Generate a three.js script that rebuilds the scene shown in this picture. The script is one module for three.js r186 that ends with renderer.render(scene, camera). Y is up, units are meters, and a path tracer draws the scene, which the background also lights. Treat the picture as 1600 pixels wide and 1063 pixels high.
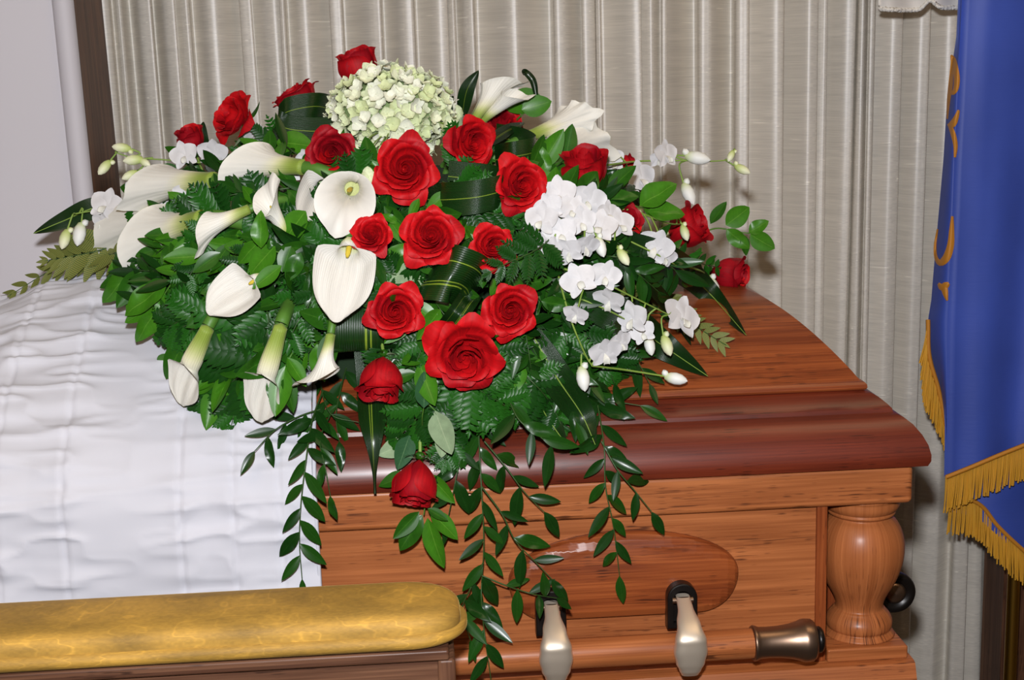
import * as THREE from 'three';
import { mergeGeometries, toCreasedNormals } from 'three/addons/utils/BufferGeometryUtils.js';
import { RoundedBoxGeometry } from 'three/addons/geometries/RoundedBoxGeometry.js';
import { RectAreaLightUniformsLib } from 'three/addons/lights/RectAreaLightUniformsLib.js';

// ---------------------------------------------------------------- camera, lights, exposure
const W = 1600, H = 1063, F = 2200, D2R = Math.PI / 180;
const scene = new THREE.Scene();
scene.background = new THREE.Color(0x000000);
const camera = new THREE.PerspectiveCamera(2 * Math.atan(H / 2 / F) / D2R, W / H, 0.05, 30);
camera.rotation.order = 'YXZ';
camera.position.set(0, 1.4544, 1.6546);
camera.rotation.set(-11 * D2R, -4 * D2R, -1.6 * D2R);
camera.updateMatrixWorld(true);
scene.add(camera);

const renderer = new THREE.WebGLRenderer({ antialias: true });
renderer.toneMapping = THREE.LinearToneMapping;
renderer.toneMappingExposure = 1.0;
renderer.shadowMap.enabled = true;

const FLASH = 10.5, CEILING = 2.2;                 // candela of the flash, radiance of the ceiling panels
RectAreaLightUniformsLib.init();
const flashPoint = new THREE.Vector3(-0.02, 0.135, -0.03).applyMatrix4(camera.matrixWorld);
const flash = new THREE.SpotLight(0xfbfbff, FLASH, 0, 50 * D2R, 0.4, 2);
flash.position.copy(flashPoint); flash.shadow.radius = 1.3; flash.castShadow = true;
flash.target.position.copy(new THREE.Vector3(0, 0, -2.2).applyMatrix4(camera.matrixWorld));
flash.name = 'camera_flash_light'; scene.add(flash, flash.target);
const ceilingSpots = [[-1.0, 1.3], [1.1, 0.4]];
for (const [x, z] of ceilingSpots) {
  const a = new THREE.RectAreaLight(0xffdcb0, CEILING, 1.15, 0.55);
  a.position.set(x, 2.665, z); a.rotation.x = -Math.PI / 2; a.name = 'ceiling_panel_light'; scene.add(a);
}

// ---------------------------------------------------------------- helpers
const V = (x, y, z) => new THREE.Vector3(x, y, z);
function rng(s) { return () => { s |= 0; s = s + 0x6D2B79F5 | 0; let t = Math.imul(s ^ s >>> 15, 1 | s); t = t + Math.imul(t ^ t >>> 7, 61 | t) ^ t; return ((t ^ t >>> 14) >>> 0) / 4294967296; }; }
const rnd = rng(11);
const rr = (a, b, f = rnd) => a + (b - a) * f();
const clamp = THREE.MathUtils.clamp, lerp = THREE.MathUtils.lerp;
const sstep = (a, b, x) => { const t = clamp((x - a) / (b - a), 0, 1); return t * t * (3 - 2 * t); };
const used = {};
function numbered(n) { const k = used[n] = (used[n] ?? -1) + 1; return k ? n + '_' + String(k).padStart(3, '0') : n; }
function tag(o, label, category, group, kind) {
  if (label) o.userData.label = label; if (category) o.userData.category = category;
  if (group) o.userData.group = group; if (kind) o.userData.kind = kind; return o;
}
function thing(name, label, category, pos, group) {
  const o = new THREE.Group(); o.name = numbered(name); if (pos) o.position.copy(pos);
  scene.add(o); return tag(o, label, category, group);
}
function part(name, geo, mat, parent, label) {
  const m = new THREE.Mesh(geo, mat); m.name = name; m.castShadow = m.receiveShadow = true; parent.add(m);
  if (label) m.userData.label = label; return m;
}
function struct(name, geo, mat) { const m = part(numbered(name), geo, mat, scene); m.userData.kind = 'structure'; return m; }
function box(x0, x1, y0, y1, z0, z1, r = 0) {
  const w = x1 - x0, h = y1 - y0, d = z1 - z0;
  const g = r ? new RoundedBoxGeometry(w, h, d, 3, Math.min(r, w / 2.01, h / 2.01, d / 2.01)) : new THREE.BoxGeometry(w, h, d);
  g.translate((x0 + x1) / 2, (y0 + y1) / 2, (z0 + z1) / 2); return g;
}
function grainUV(g, along = 'x', du = 0, dv = 0) {           // metres, grain along one axis
  const p = g.attributes.position, uv = new Float32Array(p.count * 2);
  for (let i = 0; i < p.count; i++) {
    const x = p.getX(i), y = p.getY(i), z = p.getZ(i);
    if (along === 'x') { uv[i * 2] = x + du; uv[i * 2 + 1] = y - z * 0.8 + dv; }
    else if (along === 'y') { uv[i * 2] = y + du; uv[i * 2 + 1] = x + z * 0.8 + dv; }
    else { uv[i * 2] = z + du; uv[i * 2 + 1] = y + x * 0.8 + dv; }
  }
  g.setAttribute('uv', new THREE.BufferAttribute(uv, 2)); return g;
}
function grid(nu, nv, fn) {                                   // fn(u, v) -> [x, y, z, uu?, vv?], u and v in 0..1
  const pos = [], uv = [], idx = [];
  for (let j = 0; j <= nv; j++) for (let i = 0; i <= nu; i++) {
    const u = i / nu, v = j / nv, q = fn(u, v); pos.push(q[0], q[1], q[2]); uv.push(q[3] ?? u, q[4] ?? v);
  }
  for (let j = 0; j < nv; j++) for (let i = 0; i < nu; i++) {
    const a = j * (nu + 1) + i, b = a + 1, c = a + nu + 1, d = c + 1; idx.push(a, b, d, a, d, c);
  }
  const g = new THREE.BufferGeometry();
  g.setAttribute('position', new THREE.Float32BufferAttribute(pos, 3)); g.setAttribute('uv', new THREE.Float32BufferAttribute(uv, 2));
  g.setIndex(idx); g.computeVertexNormals(); return g;
}
function tube(pts, r, seg = 12, rad = 6, r1) {
  const c = pts.length > 1 && new THREE.CatmullRomCurve3(pts);
  const g = new THREE.TubeGeometry(c, seg, 1, rad, false), p = g.attributes.position, n = g.attributes.normal;
  for (let j = 0; j <= seg; j++) { const k = (r1 === undefined ? r : lerp(r, r1, j / seg)) - 1;
    for (let i = 0; i <= rad; i++) { const q = j * (rad + 1) + i; p.setXYZ(q, p.getX(q) + n.getX(q) * k, p.getY(q) + n.getY(q) * k, p.getZ(q) + n.getZ(q) * k); } }
  return g;
}
const lathe = (pts, seg = 40) => new THREE.LatheGeometry(pts.map(([r, y]) => new THREE.Vector2(Math.max(r, 1e-5), y)), seg);
function frame(yDir, zHint) {                                 // quaternion taking Y to yDir and Z near zHint
  const y = yDir.clone().normalize(), x = y.clone().cross(zHint);
  if (x.lengthSq() < 1e-8) x.set(y.y, y.z, y.x).cross(y); x.normalize();
  return new THREE.Quaternion().setFromRotationMatrix(new THREE.Matrix4().makeBasis(x, y, x.clone().cross(y)));
}
// periodic value noise for textures
const PN = (() => { const r = rng(5), t = new Float32Array(65536); for (let i = 0; i < 65536; i++) t[i] = r(); return t; })();
function vn(x, y, px, py, s = 0) {
  const ix = Math.floor(x), iy = Math.floor(y), fx = x - ix, fy = y - iy, a = fx * fx * (3 - 2 * fx), b = fy * fy * (3 - 2 * fy);
  const h = (i, j) => PN[((((i % px) + px) % px) * 7919 + (((j % py) + py) % py) * 104729 + s * 31337) & 65535];
  return lerp(lerp(h(ix, iy), h(ix + 1, iy), a), lerp(h(ix, iy + 1), h(ix + 1, iy + 1), a), b);
}
const fbm = (u, v, fu, fv, s, o = 4) => { let t = 0, k = 0.5, n = 0; for (let i = 0; i < o; i++) { t += k * vn(u * fu, v * fv, fu, fv, s + i); n += k; k *= 0.5; fu *= 2; fv *= 2; } return t / n; };
function texture(w, h, fn, color = true, rep = [1, 1]) {
  const d = new Uint8Array(w * h * 4);
  for (let j = 0; j < h; j++) for (let i = 0; i < w; i++) {
    const c = fn(i / w, j / h), q = (j * w + i) * 4;
    if (typeof c === 'number') d[q] = d[q + 1] = d[q + 2] = clamp(c, 0, 1) * 255;
    else { d[q] = clamp(c[0], 0, 255); d[q + 1] = clamp(c[1], 0, 255); d[q + 2] = clamp(c[2], 0, 255); }
    d[q + 3] = 255;
  }
  const t = new THREE.DataTexture(d, w, h); t.wrapS = t.wrapT = THREE.RepeatWrapping; t.magFilter = THREE.LinearFilter; t.minFilter = THREE.LinearMipmapLinearFilter; t.generateMipmaps = true;
  if (color) t.colorSpace = THREE.SRGBColorSpace; t.repeat.set(...rep); t.needsUpdate = true; return t;
}
const mix3 = (a, b, t) => [lerp(a[0], b[0], t), lerp(a[1], b[1], t), lerp(a[2], b[2], t)];
const phys = (o) => new THREE.MeshPhysicalMaterial({ side: THREE.DoubleSide, ...o });
const Y = V(0, 1, 0), Z = V(0, 0, 1);

// pixel of the 1600 x 1063 picture -> view ray; scale in metres per pixel at a point
const eye = camera.position.clone();
function ray(px, py) { return V((px - W / 2) / F, -(py - H / 2) / F, -1).applyQuaternion(camera.quaternion); }
const toEye = (p) => eye.clone().sub(p).normalize();
const camR = V(1, 0, 0).applyQuaternion(camera.quaternion), camU = V(0, 1, 0).applyQuaternion(camera.quaternion), camB = V(0, 0, 1).applyQuaternion(camera.quaternion);
const depthOf = (p) => -p.clone().sub(eye).dot(camB), mpp = (p) => depthOf(p) / F;
const viewDir = (x, y, z) => V(0, 0, 0).addScaledVector(camR, x).addScaledVector(camU, y).addScaledVector(camB, z).normalize();
function onZ(px, py, z) { const d = ray(px, py); return eye.clone().addScaledVector(d, (z - eye.z) / d.z); }

// ---------------------------------------------------------------- dimensions of the casket
const XL = -0.50, XR = 0.635, YL = 0.95, ZB = -0.68;           // foot lid from XL to XR, lip at YL, back at ZB
const CROWN = 0.092;
const mould = [[.012, -.004], [.002, -.001], [-.001, .006], [-.001, .014], [.002, .026], [.008, .038], [.017, .050], [.027, .058], [.033, .0608], [.0362, .0618], [.0368, .0640], [.0374, .0668], [.0425, .0722], [.050, .0785], [.058, .083], [.066, .0855]];
const crownH = (s) => 0.097 + CROWN * Math.sin(Math.PI / 2 * Math.pow(s, 0.92));
function lidTop(x, z) {                                        // height of the closed lid's surface
  const i = Math.min(-z, z - ZB, XR - x);
  if (i < 0) return -1;
  if (i < 0.066) { for (let k = 1; k < mould.length; k++) if (mould[k][0] >= i && k > 3) { const [a, b] = [mould[k - 1], mould[k]]; return YL + lerp(a[1], b[1], clamp((i - a[0]) / Math.max(1e-6, b[0] - a[0]), 0, 1)); } return YL + .0855; }
  const sz = clamp((Math.min(-z, z - ZB) - 0.069) / 0.271, 0, 1), sx = clamp((XR - x - 0.069) / 0.118, 0, 1);
  return YL + crownH(Math.min(sz, sx));
}
// the spray's rough mound over the lid
const MC = V(0.0, 1.12, -0.33), MA = V(0.42, 0.27, 0.34);
function inMound(p, k = 1) { const x = (p.x - MC.x) / MA.x / k, y = (p.y - MC.y) / MA.y / k, z = (p.z - MC.z) / MA.z / k; return x * x + y * y + z * z < 1; }
const moundN = (p) => V((p.x - MC.x) / MA.x ** 2, (p.y - MC.y) / MA.y ** 2, (p.z - MC.z) / MA.z ** 2).normalize();
function solid(p, mound) {
  if (mound && inMound(p)) return true;
  if (p.y < YL && p.z < 0.0 && p.x < XR) return true;
  return p.z > ZB && p.z < 0 && p.y < lidTop(p.x, p.z) && p.x < XR;
}
// the point where the ray of a pixel meets the mound (or the casket alone), off metres nearer; rays that miss end over the lid's middle line
function spot(px, py, off = 0, mound = true) {
  const d = ray(px, py), p = V();
  for (let t = 1.2; t < 2.6; t += 0.004) { p.copy(eye).addScaledVector(d, t); if (solid(p, mound)) return eye.clone().addScaledVector(d, t - off); }
  return eye.clone().addScaledVector(d, (MC.z - eye.z) / d.z - off);
}
const at = (q) => Array.isArray(q) ? (q[3] === 'z' ? onZ(q[0], q[1], q[2]) : q[3] === 'c' ? spot(q[0], q[1], q[2], false) : spot(q[0], q[1], q[2] ?? 0)) : q;
// ---------------------------------------------------------------- materials of the place
const woodTex = (c1, c2, c3, seed, contrast = 1) => texture(1024, 1024, (u, v) => {
  const warp = fbm(u, v, 2, 3, seed, 3), fig = 0.5 + 0.5 * Math.sin(2 * Math.PI * (v * 6 + 3.2 * (warp - .5) + 0.5 * fbm(u, v, 3, 8, seed + 9, 3)));
  const streak = fbm(u, v, 2, 60, seed + 3, 4), fine = fbm(u, v, 8, 256, seed + 5, 2), pore = vn(u * 40, v * 420, 40, 420, seed + 7) * (0.4 + vn(u * 9, v * 24, 9, 24, seed + 8));
  const blot = fbm(u, v, 3, 5, seed + 21, 3);
  let c = mix3(c1, c2, clamp(.5 + contrast * (.35 * (fig - .5) + 1.3 * (streak - .5) + 1.0 * (fine - .5) + .5 * (blot - .5)), 0, 1));
  if (pore > .78) c = mix3(c, c3, Math.min(1, (pore - .78) * 3) * .7);
  return c;
}, true, [1 / 0.7, 1 / 0.45]);
const grainBump = texture(512, 512, (u, v) => .6 + .4 * fbm(u, v, 6, 160, 40, 3) - .3 * (vn(u * 30, v * 300, 30, 300, 44) > .86 ? 1 : 0), false, [1 / 0.5, 1 / 0.35]);
const wood = (map, rough, coat) => phys({ map, roughness: rough, clearcoat: coat, clearcoatRoughness: .3, bumpMap: grainBump, bumpScale: .00025, specularIntensity: .35 });
const bodyTex = woodTex([182, 110, 63], [142, 79, 41], [66, 32, 16], 1, .85);
const M = {
  body: wood(bodyTex, .5, .3),
  lid: wood(woodTex([112, 44, 24], [82, 29, 16], [46, 18, 11], 2, .8), .5, .6),
  top: wood(woodTex([158, 84, 42], [116, 54, 25], [58, 26, 13], 3, 1), .4, .4),
  dark: wood(woodTex([120, 84, 62], [78, 50, 36], [40, 24, 18], 4), .5, .15),
  bronze: phys({ color: '#e2d5c2', metalness: .75, roughness: .44 }),
  bronzeDark: phys({ color: '#8a7260', metalness: .95, roughness: .36 }),
  black: phys({ color: '#15110f', metalness: .3, roughness: .35 }),
  brass: phys({ color: '#b08a3c', metalness: 1, roughness: .35 }),
  wall: phys({ color: '#cfc6b4', roughness: .9 }), ceiling: phys({ color: '#e6e1d6', roughness: .95 }),
  floor: phys({ color: '#6c5a48', roughness: .95, map: texture(256, 256, (u, v) => { const k = 170 + 80 * fbm(u, v, 64, 64, 3, 2); return [k, k, k]; }, true, [2, 2]) }),
};
// ---------------------------------------------------------------- the room
struct('floor', box(-2.7, 2.7, -.1, 0, -1.45, 3.3), M.floor);
struct('ceiling', box(-2.7, 2.7, 2.7, 2.8, -1.45, 3.3), M.ceiling);
struct('wall_back', box(-2.7, 2.7, 0, 2.7, -1.45, -1.3), M.wall);
struct('wall_front', box(-2.7, 2.7, 0, 2.7, 3.2, 3.3), M.wall);
struct('wall_left', box(-2.7, -2.55, 0, 2.7, -1.3, 3.2), M.wall);
struct('wall_right', box(2.55, 2.7, 0, 2.7, -1.3, 3.2), M.wall);
ceilingSpots.forEach(([x, z], i) => {
  const t = thing('ceiling_light', ['warm ceiling light panel above the left of the room', 'warm ceiling light panel above the right of the room'][i], 'ceiling light', V(x, 2.7, z));
  part('frame', box(-.62, .62, -.025, 0, -.32, .32, .008), phys({ color: '#d8d4cc', roughness: .6 }), t);
  part('diffuser', box(-.58, .58, -.03, -.022, -.28, .28), phys({ color: '#fff4e0', emissive: '#ffdcb0', emissiveIntensity: 1.4 }), t);
});
{ // the photographer's flash, above and behind the lens
  const t = thing('camera_flash', 'small black camera flash head above the lens', 'flash', flashPoint.clone().addScaledVector(camB, .012)); t.quaternion.copy(camera.quaternion);
  const h = grid(24, 1, (u, v) => { const a = u * 6.2832; const k = v ? 1 : 1; return [.04 * k * Math.sign(Math.cos(a)) * Math.abs(Math.cos(a)) ** .4, .024 * k * Math.sign(Math.sin(a)) * Math.abs(Math.sin(a)) ** .4, v * .07]; });
  part('housing', h, M.black, t); part('lens', box(-.034, .034, -.019, .019, -.002, .003), phys({ color: '#ffffff', emissive: '#fbfbff', emissiveIntensity: 2 }), t);
}
// ---------------------------------------------------------------- curtain
{
  const ridgesPx = [202, 244, 282, 306, 349, 400, 439, 457, 493, 541, 600, 650, 702, 718, 744, 810, 883, 926, 940, 997, 1020, 1041, 1106, 1162, 1216, 1268, 1288, 1323, 1339, 1358, 1400, 1438, 1480, 1520, 1546];
  const zC = -1.02, pts = [], r = rng(77);
  const X = (px) => onZ(px, 300, zC).x;
  pts.push([X(90), zC + .01], [X(128), zC + .012], [X(150), zC + .014], [X(186), zC + .012]);
  let prev = 186;
  const all = ridgesPx.concat([1600, 1650, 1720, 1790, 1850]);
  for (const q of all) {
    const w = X(q) - X(prev), s = r() < .5 ? rr(.14, .24, r) : rr(.76, .86, r);
    pts.push([X(prev) + w * s, zC - Math.min(.05, w * rr(.55, .8, r))]);                       // valley
    const k = Math.min(.015, w * .32), f = zC + rr(-.006, .012, r); pts.push([X(q) - k * .9, f - .0035], [X(q), f], [X(q) + k * .6, f - .002]); prev = q;   // rounded ridge
  }
  const curve = new THREE.CatmullRomCurve3(pts.map(([x, z]) => V(x, 0, z)), false, 'centripetal');
  const NU = 1100, cp = curve.getPoints(NU); const len = curve.getLength();
  const sw = (u, s) => fbm(u, .5, 24, 1, s, 2) - .5;
  const map = texture(1024, 1024, (u, v) => {
    const fine = vn(u * 40, v * 500, 40, 500, 1), band = fbm(u, v, 3, 60, 6, 3), sl = vn(u * 14, v * 300, 14, 300, 9) * vn(u * 30, v * 100, 30, 100, 12);
    let k = .93 + .08 * (fine - .5) + .06 * (band - .5); if (sl > .66) k += (sl - .66) * .9;
    return [232 * k, 226 * k, 214 * k];
  }, true, [1 / .5, 1 / .5]);
  const bump = texture(1024, 1024, (u, v) => { const sl = vn(u * 14, v * 300, 14, 300, 9) * vn(u * 30, v * 100, 30, 100, 12); return .4 * vn(u * 60, v * 500, 60, 500, 1) + (sl > .62 ? (sl - .62) * 2 : 0); }, false, [1 / .5, 1 / .5]);
  const m = phys({ map, bumpMap: bump, bumpScale: .0002, roughness: .42, ior: 1.8, specularIntensity: 1, sheen: .3, sheenRoughness: .4, sheenColor: new THREE.Color('#fff6e8') });
  const g = grid(NU, 30, (u, v) => { const p = cp[Math.round(u * NU)], y = .02 + v * 2.5, k = 1 + .25 * (v - .5), dx = .02 * sw(u, 3) * (v - .6) * 3;
    const lean = u < .25 ? (.25 - u) * .10 * (1 - v) : 0; return [p.x + dx + lean, y, zC + (p.z - zC) * k + .012 * Math.sin(u * 60 + v * 3) * (1 - v), u * len, y]; });
  const t = thing('curtain', 'beige silky curtain hanging in narrow folds behind the casket', 'curtain', V(0, 0, 0));
  part('drape', g, m, t);
  part('curtain_rail', (() => { const a = new THREE.CylinderGeometry(.015, .015, 3.2, 16); a.rotateZ(Math.PI / 2); a.translate(.2, 2.535, zC - .02); return a; })(), M.dark, t);
  for (const sx of [-1.25, 1.65]) part('bracket', box(sx - .015, sx + .015, 2.52, 2.55, -1.3, zC - .02), M.dark, t);
}
// ---------------------------------------------------------------- casket
const casket = thing('casket', 'polished wooden casket with a closed foot lid and bronze bar handle', 'casket', V(0, 0, 0));
const XW = -1.45;                                               // head end, outside the frame
function wrap(profile, x0, along = true) {                       // profile [inset, height, end inset] swept round front, right end and back
  const pos = [], quad = (a, b, c, d) => pos.push(...a, ...b, ...c, ...a, ...c, ...d);
  for (let k = 1; k < profile.length; k++) {
    const [i0, h0, e0 = i0] = profile[k - 1], [i1, h1, e1 = i1] = profile[k];
    const A = (i, h, e) => [[x0, YL + h, -i], [XR - e, YL + h, -i], [XR - e, YL + h, ZB + i], [x0, YL + h, ZB + i]];
    const a = A(i0, h0, e0), b = A(i1, h1, e1);
    for (let s = 0; s < 3; s++) { const n = s === 1 ? 12 : 24;
      for (let t = 0; t < n; t++) { const L = (p, q, w) => p.map((x, j) => lerp(x, q[j], w)); quad(L(a[s], a[s + 1], t / n), L(a[s], a[s + 1], (t + 1) / n), L(b[s], b[s + 1], (t + 1) / n), L(b[s], b[s + 1], t / n)); } }
  }
  const g = new THREE.BufferGeometry(); g.setAttribute('position', new THREE.Float32BufferAttribute(pos, 3));
  const c = toCreasedNormals(g, .55), p = c.attributes.position, n = c.attributes.normal, uv = [];
  for (let q = 0; q < p.count; q++) { const end = Math.abs(n.getX(q)) > Math.abs(n.getZ(q)) + .2; uv.push(end ? p.getZ(q) : p.getX(q), end ? p.getX(q) + p.getY(q) : p.getY(q) - .8 * p.getZ(q)); }
  c.setAttribute('uv', new THREE.Float32BufferAttribute(uv, 2)); return c;
}
{
  const footLid = part('foot_lid', wrap(mould, XL), M.lid, casket);
  const tp = [[.066, .0855], [.0632, .0862], [.0615, .0890], [.0620, .0930], [.0645, .0958], [.069, .097]];
  for (let k = 1; k <= 22; k++) { const s = k / 22; tp.push([.069 + .271 * s, crownH(s), .069 + .118 * s]); }
  part('top_panel', wrap(tp, XL), M.top, footLid);
  part('lid_header', box(XL, XL + .02, YL, YL + .085, ZB + .04, -.04), M.lid, footLid);
  // head lid, open, its white quilted inside turned to the viewer
  const cream = phys({ color: '#c9c6cc', roughness: .62, sheen: .35, sheenRoughness: .5, sheenColor: new THREE.Color('#ffffff') });
  const P = (px, py, z) => onZ(px, py, z);
  const zr = -.62, a0 = P(112, 0, zr), a1 = P(146, 330, zr), up = a0.clone().sub(a1).normalize(), base = a1.clone().addScaledVector(up, -.24);
  const hl = new THREE.Group(); hl.name = 'head_lid'; hl.position.copy(base); hl.quaternion.setFromRotationMatrix(new THREE.Matrix4().makeBasis(V(up.y, -up.x, 0), up, Z)); casket.add(hl);
  part('wood_shell', grainUV(box(-1.0, -.001, -.05, .92, -.24, -.006, .012), 'y'), M.dark, hl);
  part('lining_rim', grid(10, 40, (u, v) => { const a = Math.PI * (1 - u); return [-.0145 + .0165 * Math.cos(a) * 1.0, -.05 + .96 * v, -.004 + .016 * Math.sin(a)]; }), cream, hl);
  part('lining_panel', grid(60, 40, (u, v) => { const x = -.98 + .952 * u, e = sstep(0, .12, (1 - u)); return [x, -.05 + .96 * v, .0 + .020 * Math.sin(Math.min(1, (1 - u) * 4) * Math.PI / 2) - .004 * (1 - e) + .0015 * Math.sin(v * 14 + u * 6)]; }), cream, hl);
  // body
  const b = (n, g, m = M.body, p = casket, l) => part(n, g, m, p, l);
  b('upper_rail', grainUV(box(XW, .6175, .899, YL - .001, ZB + .008, -.008, .007)));
  b('front_panel', grainUV(box(XW, .497, .689, .899, -.045, -.022), 'x', .3, .1));
  b('back_panel', grainUV(box(XW, .52, .689, .899, ZB + .02, ZB + .045)));
  b('panel_edge', grainUV(box(.497, .511, .689, .899, -.13, -.017, .002), 'y'), M.top);
  b('corner_board', grainUV(box(.505, .605, .689, .899, -.135, -.112), 'y', .2), M.top);
  b('end_panel', grainUV(box(.58, .604, .689, .899, ZB + .13, -.13), 'z'), M.body);
  b('inner_bed', box(XW, .49, .72, .74, ZB + .045, -.045), phys({ color: '#d9d6d4', roughness: .8 }));
  b('head_panel', grainUV(box(XW, XW + .024, .689, .899, ZB + .04, -.04), 'z'));
  for (const z of [-.066, ZB + .066]) {
    const col = [[.001, .8985], [.0445, .8985], [.0465, .894], [.0462, .886], [.043, .8805], [.0405, .879], [.0415, .877], [.0408, .8745], [.0365, .872], [.0375, .8695], [.0425, .865], [.0485, .855], [.0525, .842], [.0535, .830], [.0525, .816], [.0485, .800], [.043, .786], [.0365, .774], [.0315, .764], [.0295, .757], [.0297, .752], [.032, .750], [.0335, .748], [.037, .744], [.0405, .737], [.0405, .729], [.0385, .725], [.041, .722], [.041, .7165], [.001, .7165]];
    const cg = new THREE.LatheGeometry(new THREE.SplineCurve(col.map(([r, y]) => new THREE.Vector2(r * 1.05, .8985 - (.8985 - y) * 1.06))).getPoints(110).map((p) => new THREE.Vector2(Math.max(.0005, p.x), clamp(p.y, .7055, .8985))), 56);
    const uv = cg.attributes.uv, pp = cg.attributes.position; for (let i = 0; i < uv.count; i++) uv.setXY(i, pp.getY(i) + .3, Math.abs(uv.getX(i) - .5) * .34 + .05);
    cg.translate(.570, 0, z); b('corner_column', cg);
    b('column_plinth', grainUV(box(.512, .618, .6885, .7065, z - .055, z + .054, .003), 'x', .1));
  }
  const bs = new THREE.Shape(); [[0, .689], [.006, .687], [.010, .678], [.014, .668], [.022, .656], [.024, .640], [.024, .60], [-.03, .60], [-.03, .689]].forEach(([x, y], i) => i ? bs.lineTo(x, y) : bs.moveTo(x, y));
  const fm = new THREE.ExtrudeGeometry(bs, { depth: .612 - XW + .012, bevelEnabled: false, steps: 1 }); fm.rotateY(Math.PI / 2); fm.scale(1, 1, -1);
  { const p = fm.attributes.position; for (let i = 0; i < p.count; i++) { const x = p.getX(i) + XW; p.setXYZ(i, x, p.getY(i), p.getZ(i) - .008); } const ix = fm.index; fm.computeVertexNormals(); }
  b('base_moulding', grainUV(toCreasedNormals(fm.index ? fm.toNonIndexed() : fm, .5), 'x', .2));
  b('base', grainUV(box(XW, .624, .60, .6885, ZB, -.012, .003), 'x', .4, .2));
  // oval handle plaque
  const px = [.25, .146, .819], ps = new THREE.Shape();
  ps.moveTo(px[0] - .10, .767); ps.lineTo(px[0] + .095, .767);
  ps.bezierCurveTo(px[0] + .13, .769, px[0] + px[1], .795, px[0] + px[1], px[2]); ps.bezierCurveTo(px[0] + px[1], .856, px[0] + .07, .879, px[0], .879);
  ps.bezierCurveTo(px[0] - .07, .879, px[0] - px[1], .856, px[0] - px[1], px[2]); ps.bezierCurveTo(px[0] - px[1], .795, px[0] - .13, .769, px[0] - .10, .767);
  const pg = new THREE.ExtrudeGeometry(ps, { depth: .004, bevelEnabled: true, bevelThickness: .014, bevelSize: .018, bevelOffset: -.018, bevelSegments: 12, curveSegments: 64 }); pg.translate(0, 0, -.021);
  const plaqueMat = M.top;
  b('handle_plaque', grainUV(toCreasedNormals(pg, .9), 'x', .55, .33), plaqueMat);
  // bar handle: bar, caps, arms, sockets
  const hd = part('bar_handle', (() => { const c = new THREE.CylinderGeometry(.0185, .0185, .46, 28, 20); c.rotateZ(Math.PI / 2); c.translate(.185, 0.743, .036); const q = grainUV(c, 'x', .2, .1); return q; })(), M.body, casket, 'round wooden bar of the handle');
  const capG = () => { const g = lathe([[.0, 0], [.021, 0], [.0222, .002], [.0215, .005], [.0198, .009], [.0192, .020], [.0198, .034], [.0215, .048], [.0242, .058], [.0262, .063], [.0268, .067], [.0262, .075], [.0235, .0785], [.017, .079]], 40); g.rotateZ(-Math.PI / 2); return g; };
  const plugG = () => { const g = lathe([[.0, .079], [.0165, .079], [.0165, .086], [.014, .089], [0, .089]], 30); g.rotateZ(-Math.PI / 2); return g; };
  const c1 = part('bar_cap', capG(), M.bronzeDark, hd, 'flared bronze end cap of the bar'); c1.position.set(.401, .743, .036);
  const k1 = part('cap_plug', plugG(), M.black, hd); k1.position.copy(c1.position);
  for (const x of [.154, .319]) {
    const prof = [[0, .0085, .008], [.1, .0095, .009], [.25, .0145, .0095], [.45, .0195, .010], [.62, .0208, .0105], [.8, .0178, .0105], [.92, .0135, .0095], [1, .0105, .006], [1.001, .0001, .0001]];
    const g = grid(28, 40, (u, v) => { const a = u * 2 * Math.PI; let k = 1; while (k < prof.length - 1 && prof[k][0] < v) k++; const [t0, w0, d0] = prof[k - 1], [t1, w1, d1] = prof[k], s = clamp((v - t0) / (t1 - t0), 0, 1), e = s * s * (3 - 2 * s);
      const w = lerp(w0, w1, t1 > 1 ? s : e), d = lerp(d0, d1, t1 > 1 ? s : e), c = Math.cos(a), sn = Math.sin(a);
      return [x + w * Math.sign(c) * Math.abs(c) ** .75, 0.801 - .085 * v, .012 + .052 * Math.sin(Math.min(1, v * 2.2) * Math.PI / 2) - .008 * v * v * v + d * Math.sign(sn) * Math.abs(sn) ** .8]; });
    part('handle_arm', g, M.bronze, hd);
    const so = new THREE.Shape(); so.moveTo(-.017, -.03); so.lineTo(-.017, .008); so.absarc(0, .008, .017, Math.PI, 0, true); so.lineTo(.017, -.03); so.lineTo(-.017, -.03);
    const ho = new THREE.Path(); ho.moveTo(-.0115, -.026); ho.lineTo(-.0115, .006); ho.absarc(0, .006, .0115, Math.PI, 0, true); ho.lineTo(.0115, -.026); ho.lineTo(-.0115, -.026); so.holes.push(ho);
    const sg = new THREE.ExtrudeGeometry(so, { depth: .016, bevelEnabled: true, bevelSize: .002, bevelThickness: .002, bevelSegments: 3 }); sg.translate(x, .789, -.006);
    part('arm_socket', sg, M.black, hd); part('socket_back', box(x - .012, x + .012, .762, .806, -.006, -.002), M.black, hd);
    const pin = new THREE.CylinderGeometry(.004, .004, .026, 14); pin.rotateZ(Math.PI / 2); pin.translate(x, .795, .012); part('hinge_pin', pin, M.bronzeDark, hd);
  }
  const eh = new THREE.Group(); eh.name = 'end_handle'; eh.position.set(.664, .706, -.19); casket.add(eh);
  const eb = new THREE.CylinderGeometry(.018, .018, .3, 24); eb.rotateX(Math.PI / 2); eb.translate(0, 0, -.16); part('end_bar', grainUV(eb, 'z'), M.body, eh);
  const ec = lathe([[.014, -.004], [.019, 0], [.027, .002], [.030, -.004], [.030, -.012], [.026, -.02], [.021, -.04], [.021, -.06]], 36); ec.rotateX(Math.PI / 2); part('end_cap', ec, M.black, eh);
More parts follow.
